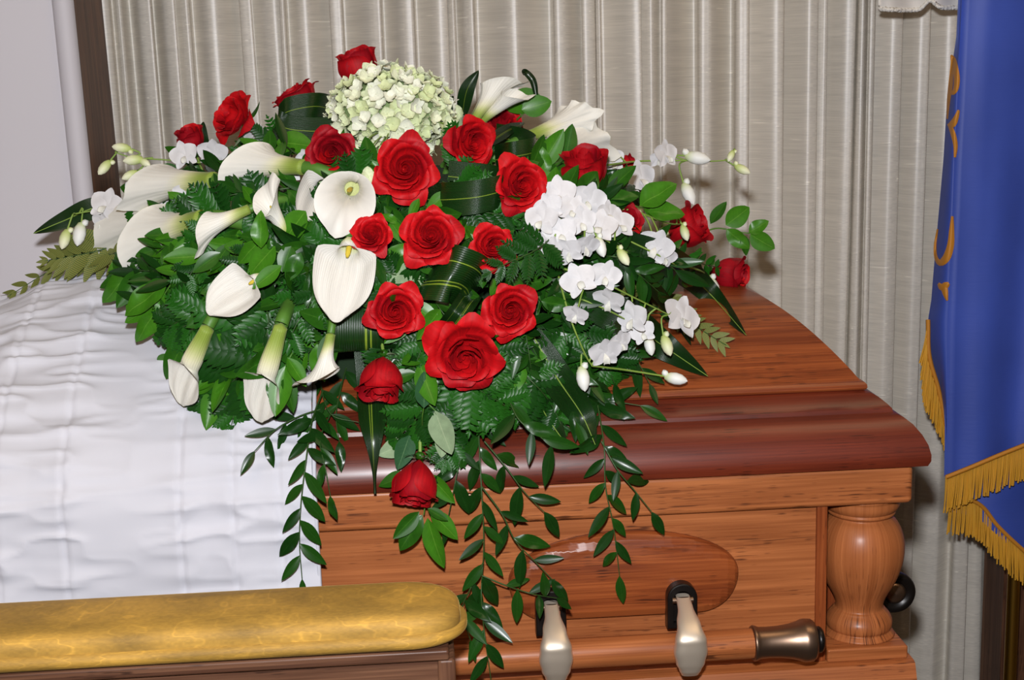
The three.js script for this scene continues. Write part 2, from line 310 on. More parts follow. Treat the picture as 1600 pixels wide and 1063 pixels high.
  const ei = lathe([[0, .003], [.010, .002], [.0155, -.002], [.0155, -.008]], 30); ei.rotateX(Math.PI / 2); part('cap_plug', ei, M.bronzeDark, eh);
  part('end_bracket', box(-.062, .0, -.014, .014, -.15, -.12, .003), M.black, eh);
  // lock screw on the rail
  const lg = lathe([[.0035, .002], [.004, .0035], [.0065, .004], [.0078, .0025], [.0082, 0]], 24); lg.rotateX(Math.PI / 2); const lk = part('lock_escutcheon', lg, M.bronzeDark, casket, 'small round metal lock on the rail'); lk.position.set(.0585, .9335, -.008);
  const lh = new THREE.CylinderGeometry(.0034, .0034, .002, 12); lh.rotateX(Math.PI / 2); lh.translate(0, 0, .0015); part('keyhole', lh, M.black, lk);
}
{ // bier that carries the casket, below the frame
  const t = thing('casket_bier', 'plain dark wooden bier under the casket', 'stand', V(-.4, 0, -.34));
  part('skirt', grainUV(box(-.9, .9, .06, .60, -.27, .27, .004)), M.dark, t); part('plinth', grainUV(box(-.93, .93, 0, .06, -.3, .3, .006)), M.dark, t);
}
// ---------------------------------------------------------------- white throw over the lid
{
  const pr = [];                                                // profile from behind the crown to the hem: [z, y]
  const push = (z, y) => pr.push(V(0, y, z));
  for (let k = 0; k <= 20; k++) { const z = -.60 + .52 * k / 20; push(z, lidTop(-.2, z) + .010); }
  push(-.055, YL + .094); push(-.035, YL + .078); push(-.012, YL + .052); push(.004, YL + .026); push(.011, YL + .002); push(.012, YL - .04); push(.012, .88); push(.013, .80); push(.016, .72); push(.020, .66);
  const cv = new THREE.CatmullRomCurve3(pr, false, 'centripetal'), N = 300, P = cv.getSpacedPoints(N), L = cv.getLength();
  const x0 = -.95, x1 = -.128;
  const seams = [-.590, -.505, -.425, -.288, -.225, -.17].map((x) => x + .0);
  const wr = (x, y, sx, sy, s) => vn(x * sx + 50, y * sy + 50, 4096, 4096, s);
  const g = grid(260, N, (u, v) => {
    const x = lerp(x0, x1, u), k = Math.round(v * N), p = P[k], q = P[Math.min(N, k + 1)], o = P[Math.max(0, k - 1)], n = V(0, q.z - o.z, -(q.y - o.y)).normalize(); if (n.z < -.5) n.negate();
    const s = v * L; let dist = 9; for (const c of seams) dist = Math.min(dist, Math.abs(x - c));
    const top = sstep(.62, .1, v);
    const pucker = Math.exp(-dist / .028) * .8 + .24 + .3 * sstep(-.36, -.46, x) + .12 * sstep(-.34, -.28, x), slant = (x + .4) * .25;
    const w1 = 1 - Math.abs(2 * wr(x, s + slant * .4, 7, 34, 1) - 1), w2 = 1 - Math.abs(2 * wr(x, s, 16, 62, 2) - 1), w3 = wr(x, s - slant, 3, 11, 3);
    let d = (.0085 + .006 * top) * pucker * (w1 * w1 * .8 + .6 * w2 * w2) + .010 * w3 - .0035 * Math.exp(-((dist / .0035) ** 2)) + .0012 * Math.exp(-dist / .012);
    const hump = top * .03 * Math.exp(-(((x + .44) / .15) ** 2)) - top * .11 * sstep(-.46, -.78, x);
    const roundL = sstep(-.52, -.85, x);
    return [x - .002 * (v > .9 ? 1 : 0) * wr(x, s, 8, 30, 8) + .006 * (u > .985 ? wr(0, s, 1, 14, 5) - .5 : 0), p.y + n.y * d + hump - (v > .35 ? 0 : 0), p.z + n.z * d + .012 * sstep(-.5, -.85, x) * (v > .6 ? -1 : 0) - roundL * .03 * (1 - top) , x, s];
  });
  const weave = texture(256, 256, (u, v) => .5 + .25 * Math.sin(u * 2 * Math.PI * 64) * Math.sin(v * 2 * Math.PI * 64) + .25 * fbm(u, v, 16, 16, 2, 3), false, [20, 20]);
  const m = phys({ color: '#cdced6', roughness: .8, bumpMap: weave, bumpScale: .0001, sheen: .25, sheenRoughness: .6, sheenColor: new THREE.Color('#ffffff') });
  const t = thing('throw_cloth', 'white gathered cloth draped over the casket lid left of the flowers', 'cloth', V(0, 0, 0));
  part('cloth_panel', g, m, t);
  const edge = []; for (let k = 90; k <= N; k += 6) edge.push(V(x1, P[k].y, P[k].z + .006)); part('hem', tube(edge, .0028, 120, 6), m, t);
}
// ---------------------------------------------------------------- kneeler with a gold velvet pad
{
  const zc = .26, xr = onZ(728, 980, zc + .05).x, ybase = onZ(728, 1021, zc + .065).y;
  const vel = texture(512, 512, (u, v) => {
    const a = fbm(u, v, 6, 8, 1, 4), b = 1 - Math.abs(2 * fbm(u + .03 * a, v, 9, 7, 7, 3) - 1), c = fbm(u, v, 90, 90, 12, 2);
    let k = .78 + .34 * (a - .5) + .12 * (c - .5) + (b > .93 ? (b - .93) * 2.2 * a : 0); return [208 * k, 160 * k, 64 * k]; }, true, [3, 4]);
  const vb = texture(512, 512, (u, v) => { const a = fbm(u, v, 6, 8, 1, 4), b = 1 - Math.abs(2 * fbm(u + .03 * a, v, 9, 7, 7, 3) - 1); return .7 * a + .15 * b * b; }, false, [3, 4]);
  const vm = phys({ map: vel, roughness: .7, bumpMap: vb, bumpScale: .001, sheen: .5, sheenRoughness: .4, sheenColor: new THREE.Color('#e8c878') });
  const t = thing('kneeler', 'wooden kneeler rail with a padded gold velvet armrest before the casket', 'kneeler', V(xr, 0, zc));
  // pad: D-shaped section swept along x, rounded off at the right end; x relative to xr
  const hd = .056, hh = .025, sec = (a) => { const c = Math.cos(a), s = Math.sin(a); return [hd * Math.sign(c) * Math.abs(c) ** .72, hh * (s > 0 ? s ** .62 : s * .12)]; };
  const pad = grid(64, 150, (u, v) => { const a = -Math.PI / 2 + u * 2 * Math.PI, [z, y] = sec(a); const e = clamp((v - .8) / .2, 0, 1), q = Math.sin(e * Math.PI / 2), k = Math.pow(Math.max(0, 1 - q ** 2.6), .42), x = v < .8 ? lerp(-1.6, -.075, v / .8) : lerp(-.075, -.004, q);
    return [x, ybase + .018 + y * (.1 + .9 * k), z * (.25 + .75 * k) * (e >= 1 ? .02 : 1), x, u * .4]; });
  part('pad', pad, vm, t);
  const lip = grid(32, 150, (u, v) => { const a = -Math.PI / 2 + u * 2 * Math.PI, c = Math.cos(a), s = Math.sin(a); const e = clamp((v - .85) / .15, 0, 1), q = Math.sin(e * Math.PI / 2), k = Math.sqrt(Math.max(0, 1 - q ** 2.2)), x = v < .85 ? lerp(-1.6, -.06, v / .85) : lerp(-.06, .003, q);
    return [x, ybase + .0105 + .0115 * s * (.3 + .7 * k), .061 * Math.sign(c) * Math.abs(c) ** .3 * (.02 + .98 * k), x, u * .25 + .4]; });
  part('pad_welt', lip, vm, t);
  const y1 = ybase - .0005;
  part('rail_board', grainUV(box(-.445, -.022, y1 - .24, y1, -.02, .045, .004), 'x', .7), M.dark, t);
  part('rail_board', grainUV(box(-1.6, -.445, y1 - .24, y1, -.045, .01, .004), 'x', .2), M.dark, t);
  part('armrest_base', grainUV(box(-1.6, -.018, y1 - .012, y1 - .0002, -.055, .053, .003), 'x', .2), M.dark, t);
  const post = (x) => { const g = lathe([[.0, 0], [.022, 0], [.024, .1], [.018, .2], [.022, .45], [.017, .62], [.021, .68], [.016, y1 - .09], [.021, y1 - .07], [.014, y1 - .05], [.020, y1 - .03], [.023, y1 - .012], [0, y1 - .012]], 24); g.translate(x, 0, .03); return grainUV(g, 'y', x); };
  part('post', post(-.485), M.dark, t); part('post', post(-.535), M.dark, t); part('post', post(-1.4), M.dark, t);
  part('end_post', grainUV(box(-.03, -.012, 0, y1 - .012, -.055, .05, .004), 'y'), M.dark, t);
  part('foot_rail', grainUV(box(-1.6, -.02, .1, .16, -.02, .02, .004)), M.dark, t); part('far_post', grainUV(box(-1.6, -1.56, 0, y1 - .012, -.05, .05, .004), 'y'), M.dark, t);
}
// ---------------------------------------------------------------- flag, pole and what stands beside them
{
  const zf = -.74, P = (px, py, z = zf) => onZ(px, py, z), r = rng(31);
  const weave = texture(256, 256, (u, v) => .5 + .5 * fbm(u, v, 8, 90, 2, 3), false, [6, 6]);
  const bl = phys({ color: '#4562cf', roughness: .55, bumpMap: weave, bumpScale: .0003, sheen: .6, sheenRoughness: .35, sheenColor: new THREE.Color('#5f7fe0'), map: texture(256, 256, (u, v) => { const k = 225 + 40 * (fbm(u, v, 5, 3, 8, 4) - .5); return [k, k, k]; }, true, [2, 2]) });
  const gold = phys({ color: '#d8a02c', roughness: .6, sheen: .4, sheenRoughness: .4, sheenColor: new THREE.Color('#ffd870') }), gold2 = phys({ color: '#c8862a', roughness: .5 });
  const flag = thing('flag', 'royal blue flag with gold fringe and gold embroidered lettering beside the casket', 'flag', V(0, 0, 0));
  // left strip folded back: outline by rows of pixels [y, left x, crease x]
  const rows = [[-80, 1500, 1506], [0, 1497, 1503], [60, 1494, 1500], [150, 1480, 1496], [250, 1474, 1491], [340, 1466, 1488], [420, 1459, 1484], [470, 1455, 1482], [500, 1450, 1481], [530, 1450.5, 1480.5], [590, 1463, 1480], [640, 1472, 1479.5], [690, 1478, 1479]];
  const rowAt = (y) => { let k = 1; while (k < rows.length - 1 && rows[k][0] < y) k++; const a = rows[k - 1], b = rows[k], t = clamp((y - a[0]) / (b[0] - a[0]), 0, 1); return [lerp(a[1], b[1], t), lerp(a[2], b[2], t)]; };
  const stripZ = (s) => zf - .055 + .055 * Math.sin(s * Math.PI / 2);
  const strip = grid(16, 90, (u, v) => { const y = lerp(-80, 692, v), [a, b] = rowAt(y), p = P(lerp(a, b, u), y, stripZ(u)); return [p.x, p.y, p.z, p.x, p.y]; });
  part('folded_edge', strip, bl, flag);
  const wave = (s, v) => .010 * Math.sin(s * 5 + v * 1.2) * sstep(0, .3, s) + .006 * Math.sin(s * 13 + v * 3) * v;
  const cx = (y) => rowAt(Math.min(y, 692))[1];
  const main = grid(60, 80, (u, v) => { const s = u * 260, yb = 747 - .40 * s + .0001 * s * s, y = lerp(-80, yb, v), x0 = y > 692 ? lerp(1479, 1478, (y - 692) / 60) : cx(y), p = P(x0 + s, y, zf + wave(u * 1.6, v) + .0); const e = u < .03 ? (.03 - u) * .3 : 0; return [p.x, p.y, p.z - e, p.x, p.y]; });
  part('front_panel', main, bl, flag);
  const back = grid(40, 30, (u, v) => { const s = u * 220, yb = 790 + 40 * u + .72 * Math.max(0, s - 40) * 1.0 + 10, y = lerp(640, yb, v), p = P(1486 + s, y, zf - .03 - .012 * Math.sin(u * 9 + v * 2)); return [p.x, p.y, p.z, p.x, p.y]; });
  part('back_fold', back, bl, flag);
  // fringes: many hanging strands, one part per fringe
  function fringe(name, edge, len, zz, lean) {                  // edge: pixels along the hem; len: px
    const gs = [], c = new THREE.CatmullRomCurve3(edge.map(([x, y]) => V(x, y, 0))), n = Math.round(c.getLength() / 2.5);
    for (let k = 0; k <= n; k++) { const t = k / n, e = c.getPoint(t), l = (typeof len === 'function' ? len(t) : len) * rr(.92, 1.06, r), dx = lean(t) + rr(-2, 2, r);
      const z = zz + rr(-.003, .003, r), a = P(e.x, e.y - 3, z), b = P(e.x + dx * .4, e.y + l * .5, z + rr(0, .004, r)), d = P(e.x + dx, e.y + l, z + rr(-.003, .005, r));
      gs.push(tube([a, b, d], .0012, 5, 5, .00155)); }
    tag(part(name, mergeGeometries(gs), gold, flag), null, null, null, 'stuff');
    const band = tube(c.getPoints(20).map((e) => P(e.x, e.y - 3, zz + .003)), .0042, 80, 6); part('fringe_braid', band, gold2, flag);
  }
  fringe('fringe', [[1450, 503], [1452, 560], [1466, 610], [1478, 668]], (t) => lerp(78, 34, Math.abs(t - .3) * 1.1), stripZ(.2) + .004, (t) => lerp(-12, 2, t));
  fringe('fringe', [[1478, 749], [1520, 732], [1560, 715], [1600, 699], [1650, 680], [1740, 645]], 52, zf + .014, (t) => lerp(-4, -3, t));
  fringe('fringe', [[1484, 782], [1520, 786], [1536, 796], [1556, 822], [1580, 846], [1610, 872], [1700, 935]], 52, zf - .022, (t) => lerp(-4, 2, t));
  // embroidered letters on the folded edge: strokes as [x, y, half width] in pixels
  const strokes = [
    [[1486, 86, 1], [1489, 92, 3], [1493, 108, 3.4], [1495, 124, 3.6], [1493, 140, 3], [1488, 146, 2], [1486, 140, 1]],
    [[1489, 90, 2], [1487, 110, 2], [1485, 135, 2.6], [1482, 158, 2], [1480, 186, 1]],
    [[1498, 172, 1.5], [1494, 184, 3], [1488, 194, 4], [1481, 197, 2]],
    [[1485, 198, 2.5], [1490, 212, 3], [1493, 228, 2.6], [1492, 246, 1.5]],
    [[1488, 338, 1.5], [1487, 360, 3], [1485, 385, 4.2], [1478, 404, 4.6], [1469, 411, 3.6], [1463, 404, 2.2], [1461, 385, 1.6], [1465, 358, 1]],
    [[1466, 443, 1.5], [1472, 449, 4], [1478, 446, 4], [1483, 443, 2]], [[1475, 448, 4], [1477, 458, 3.4], [1480, 470, 1.2]]];
  const uOf = (x, y) => { const [a, b] = rowAt(y); return clamp((x - a) / (b - a), 0, 1); };
  for (const st of strokes) {
    const c = new THREE.CatmullRomCurve3(st.map(([x, y, w]) => V(x, y, w))), n = 26;
    const g = grid(6, n, (u, v) => { const q = c.getPoint(v), d = c.getTangent(v), l = Math.hypot(d.x, d.y) || 1, w = (u * 2 - 1) * q.z * 1.35, x = q.x - d.y / l * w, y = q.y + d.x / l * w, p = P(x, y, stripZ(uOf(x, y)) + .0012 + .0022 * Math.sin(Math.PI * u)); return [p.x, p.y, p.z]; });
    part('embroidered_letter', g, gold2, flag, 'gold embroidered letter stroke');
  }
  // pole on its stand
  const pp = P(1582, 960, zf - .065), pole = thing('flag_pole', 'brass flag pole standing behind the gold fringe at the right edge', 'pole', V(pp.x, 0, pp.z));
  const pc = new THREE.CylinderGeometry(.012, .012, 2.0, 20); pc.translate(0, 1.05, 0); part('shaft', pc, M.brass, pole);
  part('base', lathe([[0, .0], [.065, 0], [.065, .02], [.055, .035], [.03, .045], [.016, .08], [0, .08]], 40), M.brass, pole);
  // dark wooden stand behind, at the lower right
  const wx = P(1546, 980, -.95).x, st = thing('wooden_pedestal', 'dark brown wooden pedestal behind the flag fringe at the lower right', 'pedestal', V(wx, 0, -.95));
  const ytop = P(1560, 872, -.95).y + .03;
  part('side_board', grainUV(box(0, .018, .03, ytop, -.04, .06, .003), 'y'), M.dark, st); part('front_board', grainUV(box(.018, .30, .03, ytop, -.04, .045, .003), 'y', .3), M.dark, st); part('edge_strip', grainUV(box(.022, .032, .03, ytop, .045, .058, .002), 'y', .3), M.top, st);
  part('top_board', grainUV(box(-.008, .31, ytop, ytop + .02, -.05, .07, .004)), M.dark, st); part('plinth', grainUV(box(-.008, .31, 0, .03, -.05, .07, .004)), M.dark, st);
  // white cloth with a corded scalloped edge, cut by the top of the frame
  const lx = (x) => 14 - 14 * Math.exp(-(((x - 1453) / 11) ** 2)) + (x < 1378 ? -.3 * (1378 - x) : 0) + 2 * Math.sin((x - 1378) / 25);
  const zw = -.80, wc = thing('white_drape', 'white cloth with a corded scalloped edge hanging at the top right', 'cloth', V(0, 0, 0));
  const lm = phys({ color: '#d9d7d4', roughness: .75, bumpMap: weave, bumpScale: .0003 });
  part('cloth_panel', grid(70, 20, (u, v) => { const x = lerp(1374, 1530, u), y = lerp(-200, lx(x) - 3, v), p = P(x + (v < 1 ? 0 : 0), y, zw + .01 * Math.sin(u * 14)); return [p.x, p.y, p.z, p.x, p.y]; }), lm, wc);
  const cord = [], cord2 = []; for (let k = 0; k <= 120; k++) { const x = lerp(1374, 1530, k / 120), w = .0022 * Math.sin(k * 2.4), w2 = .0022 * Math.cos(k * 2.4), z = zw + .01 * Math.sin(k / 120 * 14); const p = P(x, lx(x), z); cord.push(p.clone().add(V(0, w, w2))); cord2.push(p.add(V(0, -w, -w2))); }
  part('corded_edge', mergeGeometries([tube(cord, .003, 240, 6), tube(cord2, .003, 240, 6), tube([P(1374, 8, zw), P(1372.5, -40, zw), P(1372, -200, zw)], .0028, 20, 6)]), phys({ color: '#e8e6e0', roughness: .7 }), wc);
}
// ---------------------------------------------------------------- plant materials
const speck = (c, s, a = .22) => texture(128, 128, (u, v) => { const k = 1 + a * (fbm(u, v, 5, 5, s, 4) - .5); return c.map((x) => x * k); });
const leafTex = (c, rib, s) => texture(128, 256, (u, v) => {
  const x = Math.abs(u - .5) * 2, mid = Math.exp(-((x / .035) ** 2)), vein = Math.exp(-((((v * 9 - x * 1.6) % 1 + 1) % 1 - .5) ** 2) / .004) * .22, k = 1 + .2 * (fbm(u, v, 4, 6, s, 4) - .5);
  return mix3(c.map((q) => q * k), rib, clamp(mid * .7 + vein * (1 - x), 0, 1)); });
const leafMat = (c, rib, s, rough = .36, coat = .25) => phys({ map: leafTex(c, rib, s), roughness: rough, clearcoat: coat, clearcoatRoughness: .3, specularIntensity: .45 });
const G = {
  salal: leafMat([58, 112, 22], [100, 146, 50], 1, .34, .05), salal2: leafMat([38, 84, 18], [74, 118, 38], 2, .33, .05),
  ruscus: leafMat([20, 54, 14], [34, 72, 24], 3, .27, .1), ruscus2: leafMat([28, 68, 16], [44, 86, 30], 4, .27, .1),
  fern: phys({ map: speck([32, 84, 20], 5), specularIntensity: .4, roughness: .38, clearcoat: .02, clearcoatRoughness: .35 }), fern2: phys({ map: speck([22, 62, 16], 6), specularIntensity: .4, roughness: .36, clearcoat: .02, clearcoatRoughness: .3 }),
  spore: phys({ map: texture(128, 256, (u, v) => { const a = ((u * 8) % 1) - .5, b = ((v * 18) % 1) - .5; return a * a + b * b < .1 ? [150, 140, 66] : [70, 92, 36]; }), roughness: .6 }),
  rose: leafMat([44, 84, 50], [110, 140, 96], 7, .5, 0), pale: leafMat([134, 156, 120], [168, 184, 146], 8, .7, 0),
  stem: phys({ color: '#4e7a2a', roughness: .5 }), stemDark: phys({ color: '#2f4d1e', roughness: .5 }), stemPale: phys({ color: '#7d9a40', roughness: .5 }),
};
const strapTex = (stripe, s) => texture(256, 64, (u, v) => { const k = 1 + .22 * (vn(u * 64, v * 2, 64, 2, s) - .5) + .12 * (fbm(u, v, 4, 4, s, 3) - .5); let c = [17 * k, 50 * k, 13 * k];
  for (const [p, w] of stripe) c = mix3(c, [150, 170, 52], Math.exp(-(((u - p) / w) ** 2))); return c; });
const ribBump = texture(256, 16, (u) => .5 + .5 * Math.cos(u * 2 * Math.PI * 26), false);
const strapMat = (stripe, s) => phys({ map: strapTex(stripe, s), bumpMap: ribBump, bumpScale: .0004, roughness: .34, clearcoat: .25, clearcoatRoughness: .22 });
const ST = { plain: strapMat([[.5, .012]], 1), stripe: strapMat([[.52, .02], [.6, .014]], 2), edge: strapMat([[.3, .014], [.36, .01], [.72, .01]], 3) };
const petalTex = (c, s) => texture(128, 128, (u, v) => { const k = 1 + .16 * (vn(u * 40, v * 2, 40, 2, s) - .5) + .2 * (fbm(u, v, 4, 4, s, 3) - .5); return c.map((x) => x * k); });
const roseMat = (c, s) => phys({ map: petalTex(c, s), roughness: .58, sheen: .35, sheenRoughness: .5, sheenColor: new THREE.Color('#e02030'), specularIntensity: .45 });
const RM = [roseMat([186, 12, 20], 1), roseMat([166, 9, 21], 2), roseMat([148, 8, 23], 3)];
const callaMat = phys({ map: texture(64, 256, (u, v) => { const k = 1 + .06 * (vn(u * 32, v * 3, 32, 3, 4) - .5), g = sstep(.42, .10, v), y = sstep(.60, .25, v); return mix3(mix3([224, 222, 212], [216, 214, 158], y * .8), [124, 148, 50], g * .9).map((x) => x * k); }), roughness: .5, sheen: .2, sheenColor: new THREE.Color('#ffffff'), specularIntensity: .5, bumpMap: texture(128, 16, (u) => .5 + .5 * Math.cos(u * 2 * Math.PI * 30), false), bumpScale: .00025 });
const callaWhite = callaMat.clone(); callaWhite.map = texture(64, 256, (u, v) => { const k = 1 + .06 * (vn(u * 32, v * 3, 32, 3, 4) - .5); return mix3([216, 214, 206], [190, 198, 124], sstep(.16, .04, v) * .8).map((x) => x * k); });
const spadixMat = phys({ color: '#dcc23c', roughness: .7, bumpMap: texture(64, 64, (u, v) => (Math.sin(u * 75) * Math.sin(v * 75)) * .5 + .5, false), bumpScale: .0006 });
const orchMat = phys({ map: speck([208, 207, 208], 9, .06), roughness: .6, sheen: .3, sheenColor: new THREE.Color('#ffffff') }), lipMat = phys({ map: speck([214, 214, 204], 10, .1), roughness: .6 });
const budMat = phys({ map: texture(32, 64, (u, v) => mix3([178, 196, 112], [226, 228, 196], sstep(.1, .8, v))), roughness: .55 }), budWhite = phys({ map: texture(32, 64, (u, v) => mix3([190, 206, 140], [226, 228, 222], sstep(.05, .5, v))), roughness: .55 });
const hydMat = [[220, 224, 192], [212, 220, 180], [226, 228, 208], [204, 214, 164]].map((c, i) => phys({ map: speck(c, 20 + i, .14), roughness: .65 }));
// ---------------------------------------------------------------- plant shapes
function leafGeo(wr, { fold = .25, curl = .12, wave = 0, a = .85, b = .8, nu = 4, nv = 9, stalk = .04 } = {}) {
  return grid(nu, nv, (u, v) => { const t = v < stalk ? 0 : (v - stalk) / (1 - stalk), w = wr / 2 * Math.pow(Math.sin(Math.PI * Math.pow(t, a)), b) * (1 - .15 * t) + .006 * (1 - t), x = (u - .5) * 2;
    return [x * w, v, fold * Math.abs(x) * w - curl * v * v + wave * Math.sin(v * 9 + x * 2) * w, u, v]; });
}
const LG = {
  ruscus: [leafGeo(.34, { curl: .15 }), leafGeo(.30, { curl: -.06, fold: .15 }), leafGeo(.36, { curl: .28, wave: .2 })],
  broad: [leafGeo(.52, { curl: .12, nv: 10, b: .75 }), leafGeo(.58, { curl: .2, wave: .15, nv: 10, b: .75 }), leafGeo(.48, { curl: -.05, fold: .3, nv: 10, b: .75 })],
  round: [leafGeo(.74, { curl: .1, nv: 10, b: .62, fold: .15 }), leafGeo(.68, { curl: .18, nv: 10, b: .65, wave: .12 })],
  rose: [leafGeo(.62, { curl: .06, a: .75, b: .7, nv: 12, fold: .12, stalk: .06 })],
};
// one side branch of a leatherleaf fern: a midrib with paired lobes, unit length
function pinnaGeo(pairs, lobe, seed, curl = .12) {
  const r = rng(seed), gs = [];
  const one = (x, y, ang, l, w) => { const g = grid(2, 4, (u, v) => { const ww = w * Math.pow(Math.sin(Math.PI * Math.pow(v * .94 + .05, .7)), .8), p = (u - .5) * 2; return [p * ww, v * l, .3 * Math.abs(p) * ww - .15 * v * v * l, u, v]; }); g.rotateZ(ang); g.translate(x, y, -curl * y * y); return g; };
  for (let k = 0; k < pairs; k++) { const t = (k + .5) / pairs, l = lobe * Math.pow(Math.sin(Math.PI * (t * .86 + .12)), .8) * rr(.9, 1.1, r); for (const s of [-1, 1]) gs.push(one(0, t * .93, -s * rr(.85, 1.1, r), l, l * .26)); }
  gs.push(one(0, .88, 0, .14, .03)); gs.push(grid(1, 5, (u, v) => [(u - .5) * .02, v * .95, -curl * v * v * .9 + .004]));
  return mergeGeometries(gs);
}
const PG = { fine: [pinnaGeo(9, .30, 1), pinnaGeo(8, .28, 2, .2)], wide: [pinnaGeo(7, .38, 3), pinnaGeo(7, .36, 4, .2)] };
const pinnaPlain = [leafGeo(.34, { nv: 8, fold: .1, a: .7, curl: .05 })];
// rose petals, unit radius, axis +Y, base at the origin
function rosePetal(o) {
  return grid(10, 10, (U, v) => {
    const u = (U - .5) * 2, vv = v * (1 - .24 * Math.pow(Math.abs(u), 2.6) * v) + (o.tip || 0) * Math.max(0, 1 - Math.abs(u) * 2.2) * Math.pow(v, 6);
    const w = o.span * (.35 + .65 * Math.sin(Math.PI * Math.min(.86, .1 + .62 * v)));
    let r = o.rb * Math.pow(Math.sin(Math.min(vv / .6, 1) * Math.PI / 2), .75) + (o.rt - o.rb) * sstep(.35, 1, vv), h = o.H * Math.pow(Math.max(vv, 0), .92) + (o.y || 0);
    const l = clamp((vv - .72) / .28, 0, 1.2); r += o.lip * l * l; h -= o.lip * .75 * l * l * l;
    r += (o.edge || 0) * Math.pow(Math.abs(u), 3) * v; r *= 1 + (o.spiral ?? .09) * u; const W0 = o.wav ?? 1, wob = 1 + .035 * W0 * Math.sin(u * 5 + o.phi * 3 + v * 4) * v * v;
    const a = o.phi + u * w; return [Math.cos(a) * r * wob, h + .03 * W0 * Math.sin(u * 6 + o.phi * 5) * v * v, Math.sin(a) * r * wob, U, v];
  });
}
function roseKind(kind, seed) {
  const r = rng(seed), ps = []; let phi = r() * 6;
  const add = (o) => { ps.push(rosePetal({ ...o, phi })); phi += 2.4 + rr(-.15, .15, r); };
  if (kind === 'open' || kind === 'wide') {
    const wd = kind === 'wide' ? 1 : 0;
    for (let k = 0; k < 9; k++) add({ rb: .07 + .03 * k, rt: .045 + .036 * k + .02 * r(), H: .60 + .03 * k + .05 * r(), span: 1.35, lip: .03, spiral: .2, wav: .5 });
    for (let k = 0; k < 8; k++) add({ rb: .34 + .03 * k, rt: .33 + .042 * k, H: .90 - .022 * k + .05 * r(), span: .98, lip: .06 + .01 * k, spiral: .13, edge: .02, wav: 1 });
    for (let k = 0; k < 8; k++) add({ rb: .57 + .02 * k, rt: .67 + .028 * k + wd * .07, H: .76 - .05 * k - wd * .05, span: .8, lip: .11 + .016 * k, tip: .05 + .05 * r(), edge: .06, wav: 1.4 });
  } else if (kind === 'half') {
    for (let k = 0; k < 8; k++) add({ rb: .10 + .045 * k, rt: .05 + .045 * k, H: 1.12 + .012 * k, span: 1.7 - .04 * k, lip: .02, spiral: .18 });
    for (let k = 0; k < 6; k++) add({ rb: .48 + .03 * k, rt: .40 + .055 * k, H: 1.18 - .02 * k, span: 1.1, lip: .10 + .01 * k, spiral: .1 });
    for (let k = 0; k < 7; k++) add({ rb: .64 + .018 * k, rt: .68 + .03 * k, H: 1.24 - .045 * k, span: .95, lip: .13 + .012 * k, tip: .05, edge: .05 });
  } else {
    for (let k = 0; k < 7; k++) add({ rb: .12 + .05 * k, rt: .08 + .045 * k, H: 1.66 + .02 * k, span: 1.7, lip: .02, spiral: .18 });
    for (let k = 0; k < 5; k++) add({ rb: .52 + .03 * k, rt: .40 + .05 * k, H: 1.80 - .02 * k, span: 1.25, lip: .07, spiral: .09 });
    for (let k = 0; k < 6; k++) add({ rb: .74 + .02 * k, rt: .66 + .03 * k, H: 1.86 - .04 * k, span: 1.1, lip: .13 + .014 * k, tip: .03, edge: .03 });
  }
  return ps;
}
const RK = { open: [roseKind('open', 1), roseKind('open', 2), roseKind('open', 3)], wide: [roseKind('wide', 4)], half: [roseKind('half', 5), roseKind('half', 6)], bud: [roseKind('bud', 7), roseKind('bud', 8)] };
const RH = { open: .72, wide: .66, half: 1.2, bud: 1.75 };
const sepalGeo = leafGeo(.34, { curl: .55, fold: .2, nv: 7 });
function rose(kind, v, q, size, face, label, mi = 0, stem = .5) {
  const c = at(q), R = size * mpp(c), dir = viewDir(...face), k = kind === 'bud' ? .72 : kind === 'half' ? .6 : .45;
  const t = thing('rose', label, 'rose', c.clone().addScaledVector(dir, -R * RH[kind] * k), 'red roses in the spray');
  const s = kind === 'half' ? R / 1.02 : kind === 'bud' ? R / .98 : R / 1.0;
  t.quaternion.copy(frame(dir, viewDir(.2, .9, .3))); const ri = rng(size * 7 + v + q[0]); t.quaternion.multiply(new THREE.Quaternion().setFromAxisAngle(Y, ri() * 6.28)); t.scale.setScalar(s);
  RK[kind][v % RK[kind].length].forEach((g, i) => part('petal', g, RM[(mi + (i % 5 === 3 ? 1 : 0)) % 3], t));
  for (let i = 0; i < 5; i++) { const m = part('sepal', sepalGeo, i % 2 ? G.pale : G.salal2, t); m.scale.setScalar(kind === 'bud' ? .7 : .75); m.position.y = -.05; m.quaternion.setFromEuler(new THREE.Euler(kind === 'bud' ? 1.75 : 2.0, i * 1.2566 + .3, 0, 'YXZ')); m.position.x = .12 * Math.sin(i * 1.2566 + .3); m.position.z = .12 * Math.cos(i * 1.2566 + .3); }
  part('hip', new THREE.SphereGeometry(.2, 14, 10).scale(1, .8, 1).translate(0, -.15, 0), G.salal2, t);
  if (stem) { // to a point in world space when an array, else straight back
    const inv = t.quaternion.clone().invert(), e = stem.isVector3 ? stem.clone().sub(t.position).applyQuaternion(inv).divideScalar(s) : V(.1, -stem / s * .12, .05);
    part('stem', tube([V(0, -.2, 0), V(e.x * .2, e.y * .4, e.z * .3), e], .07, 10, 8), G.stemPale, t);
  }
  return t;
}
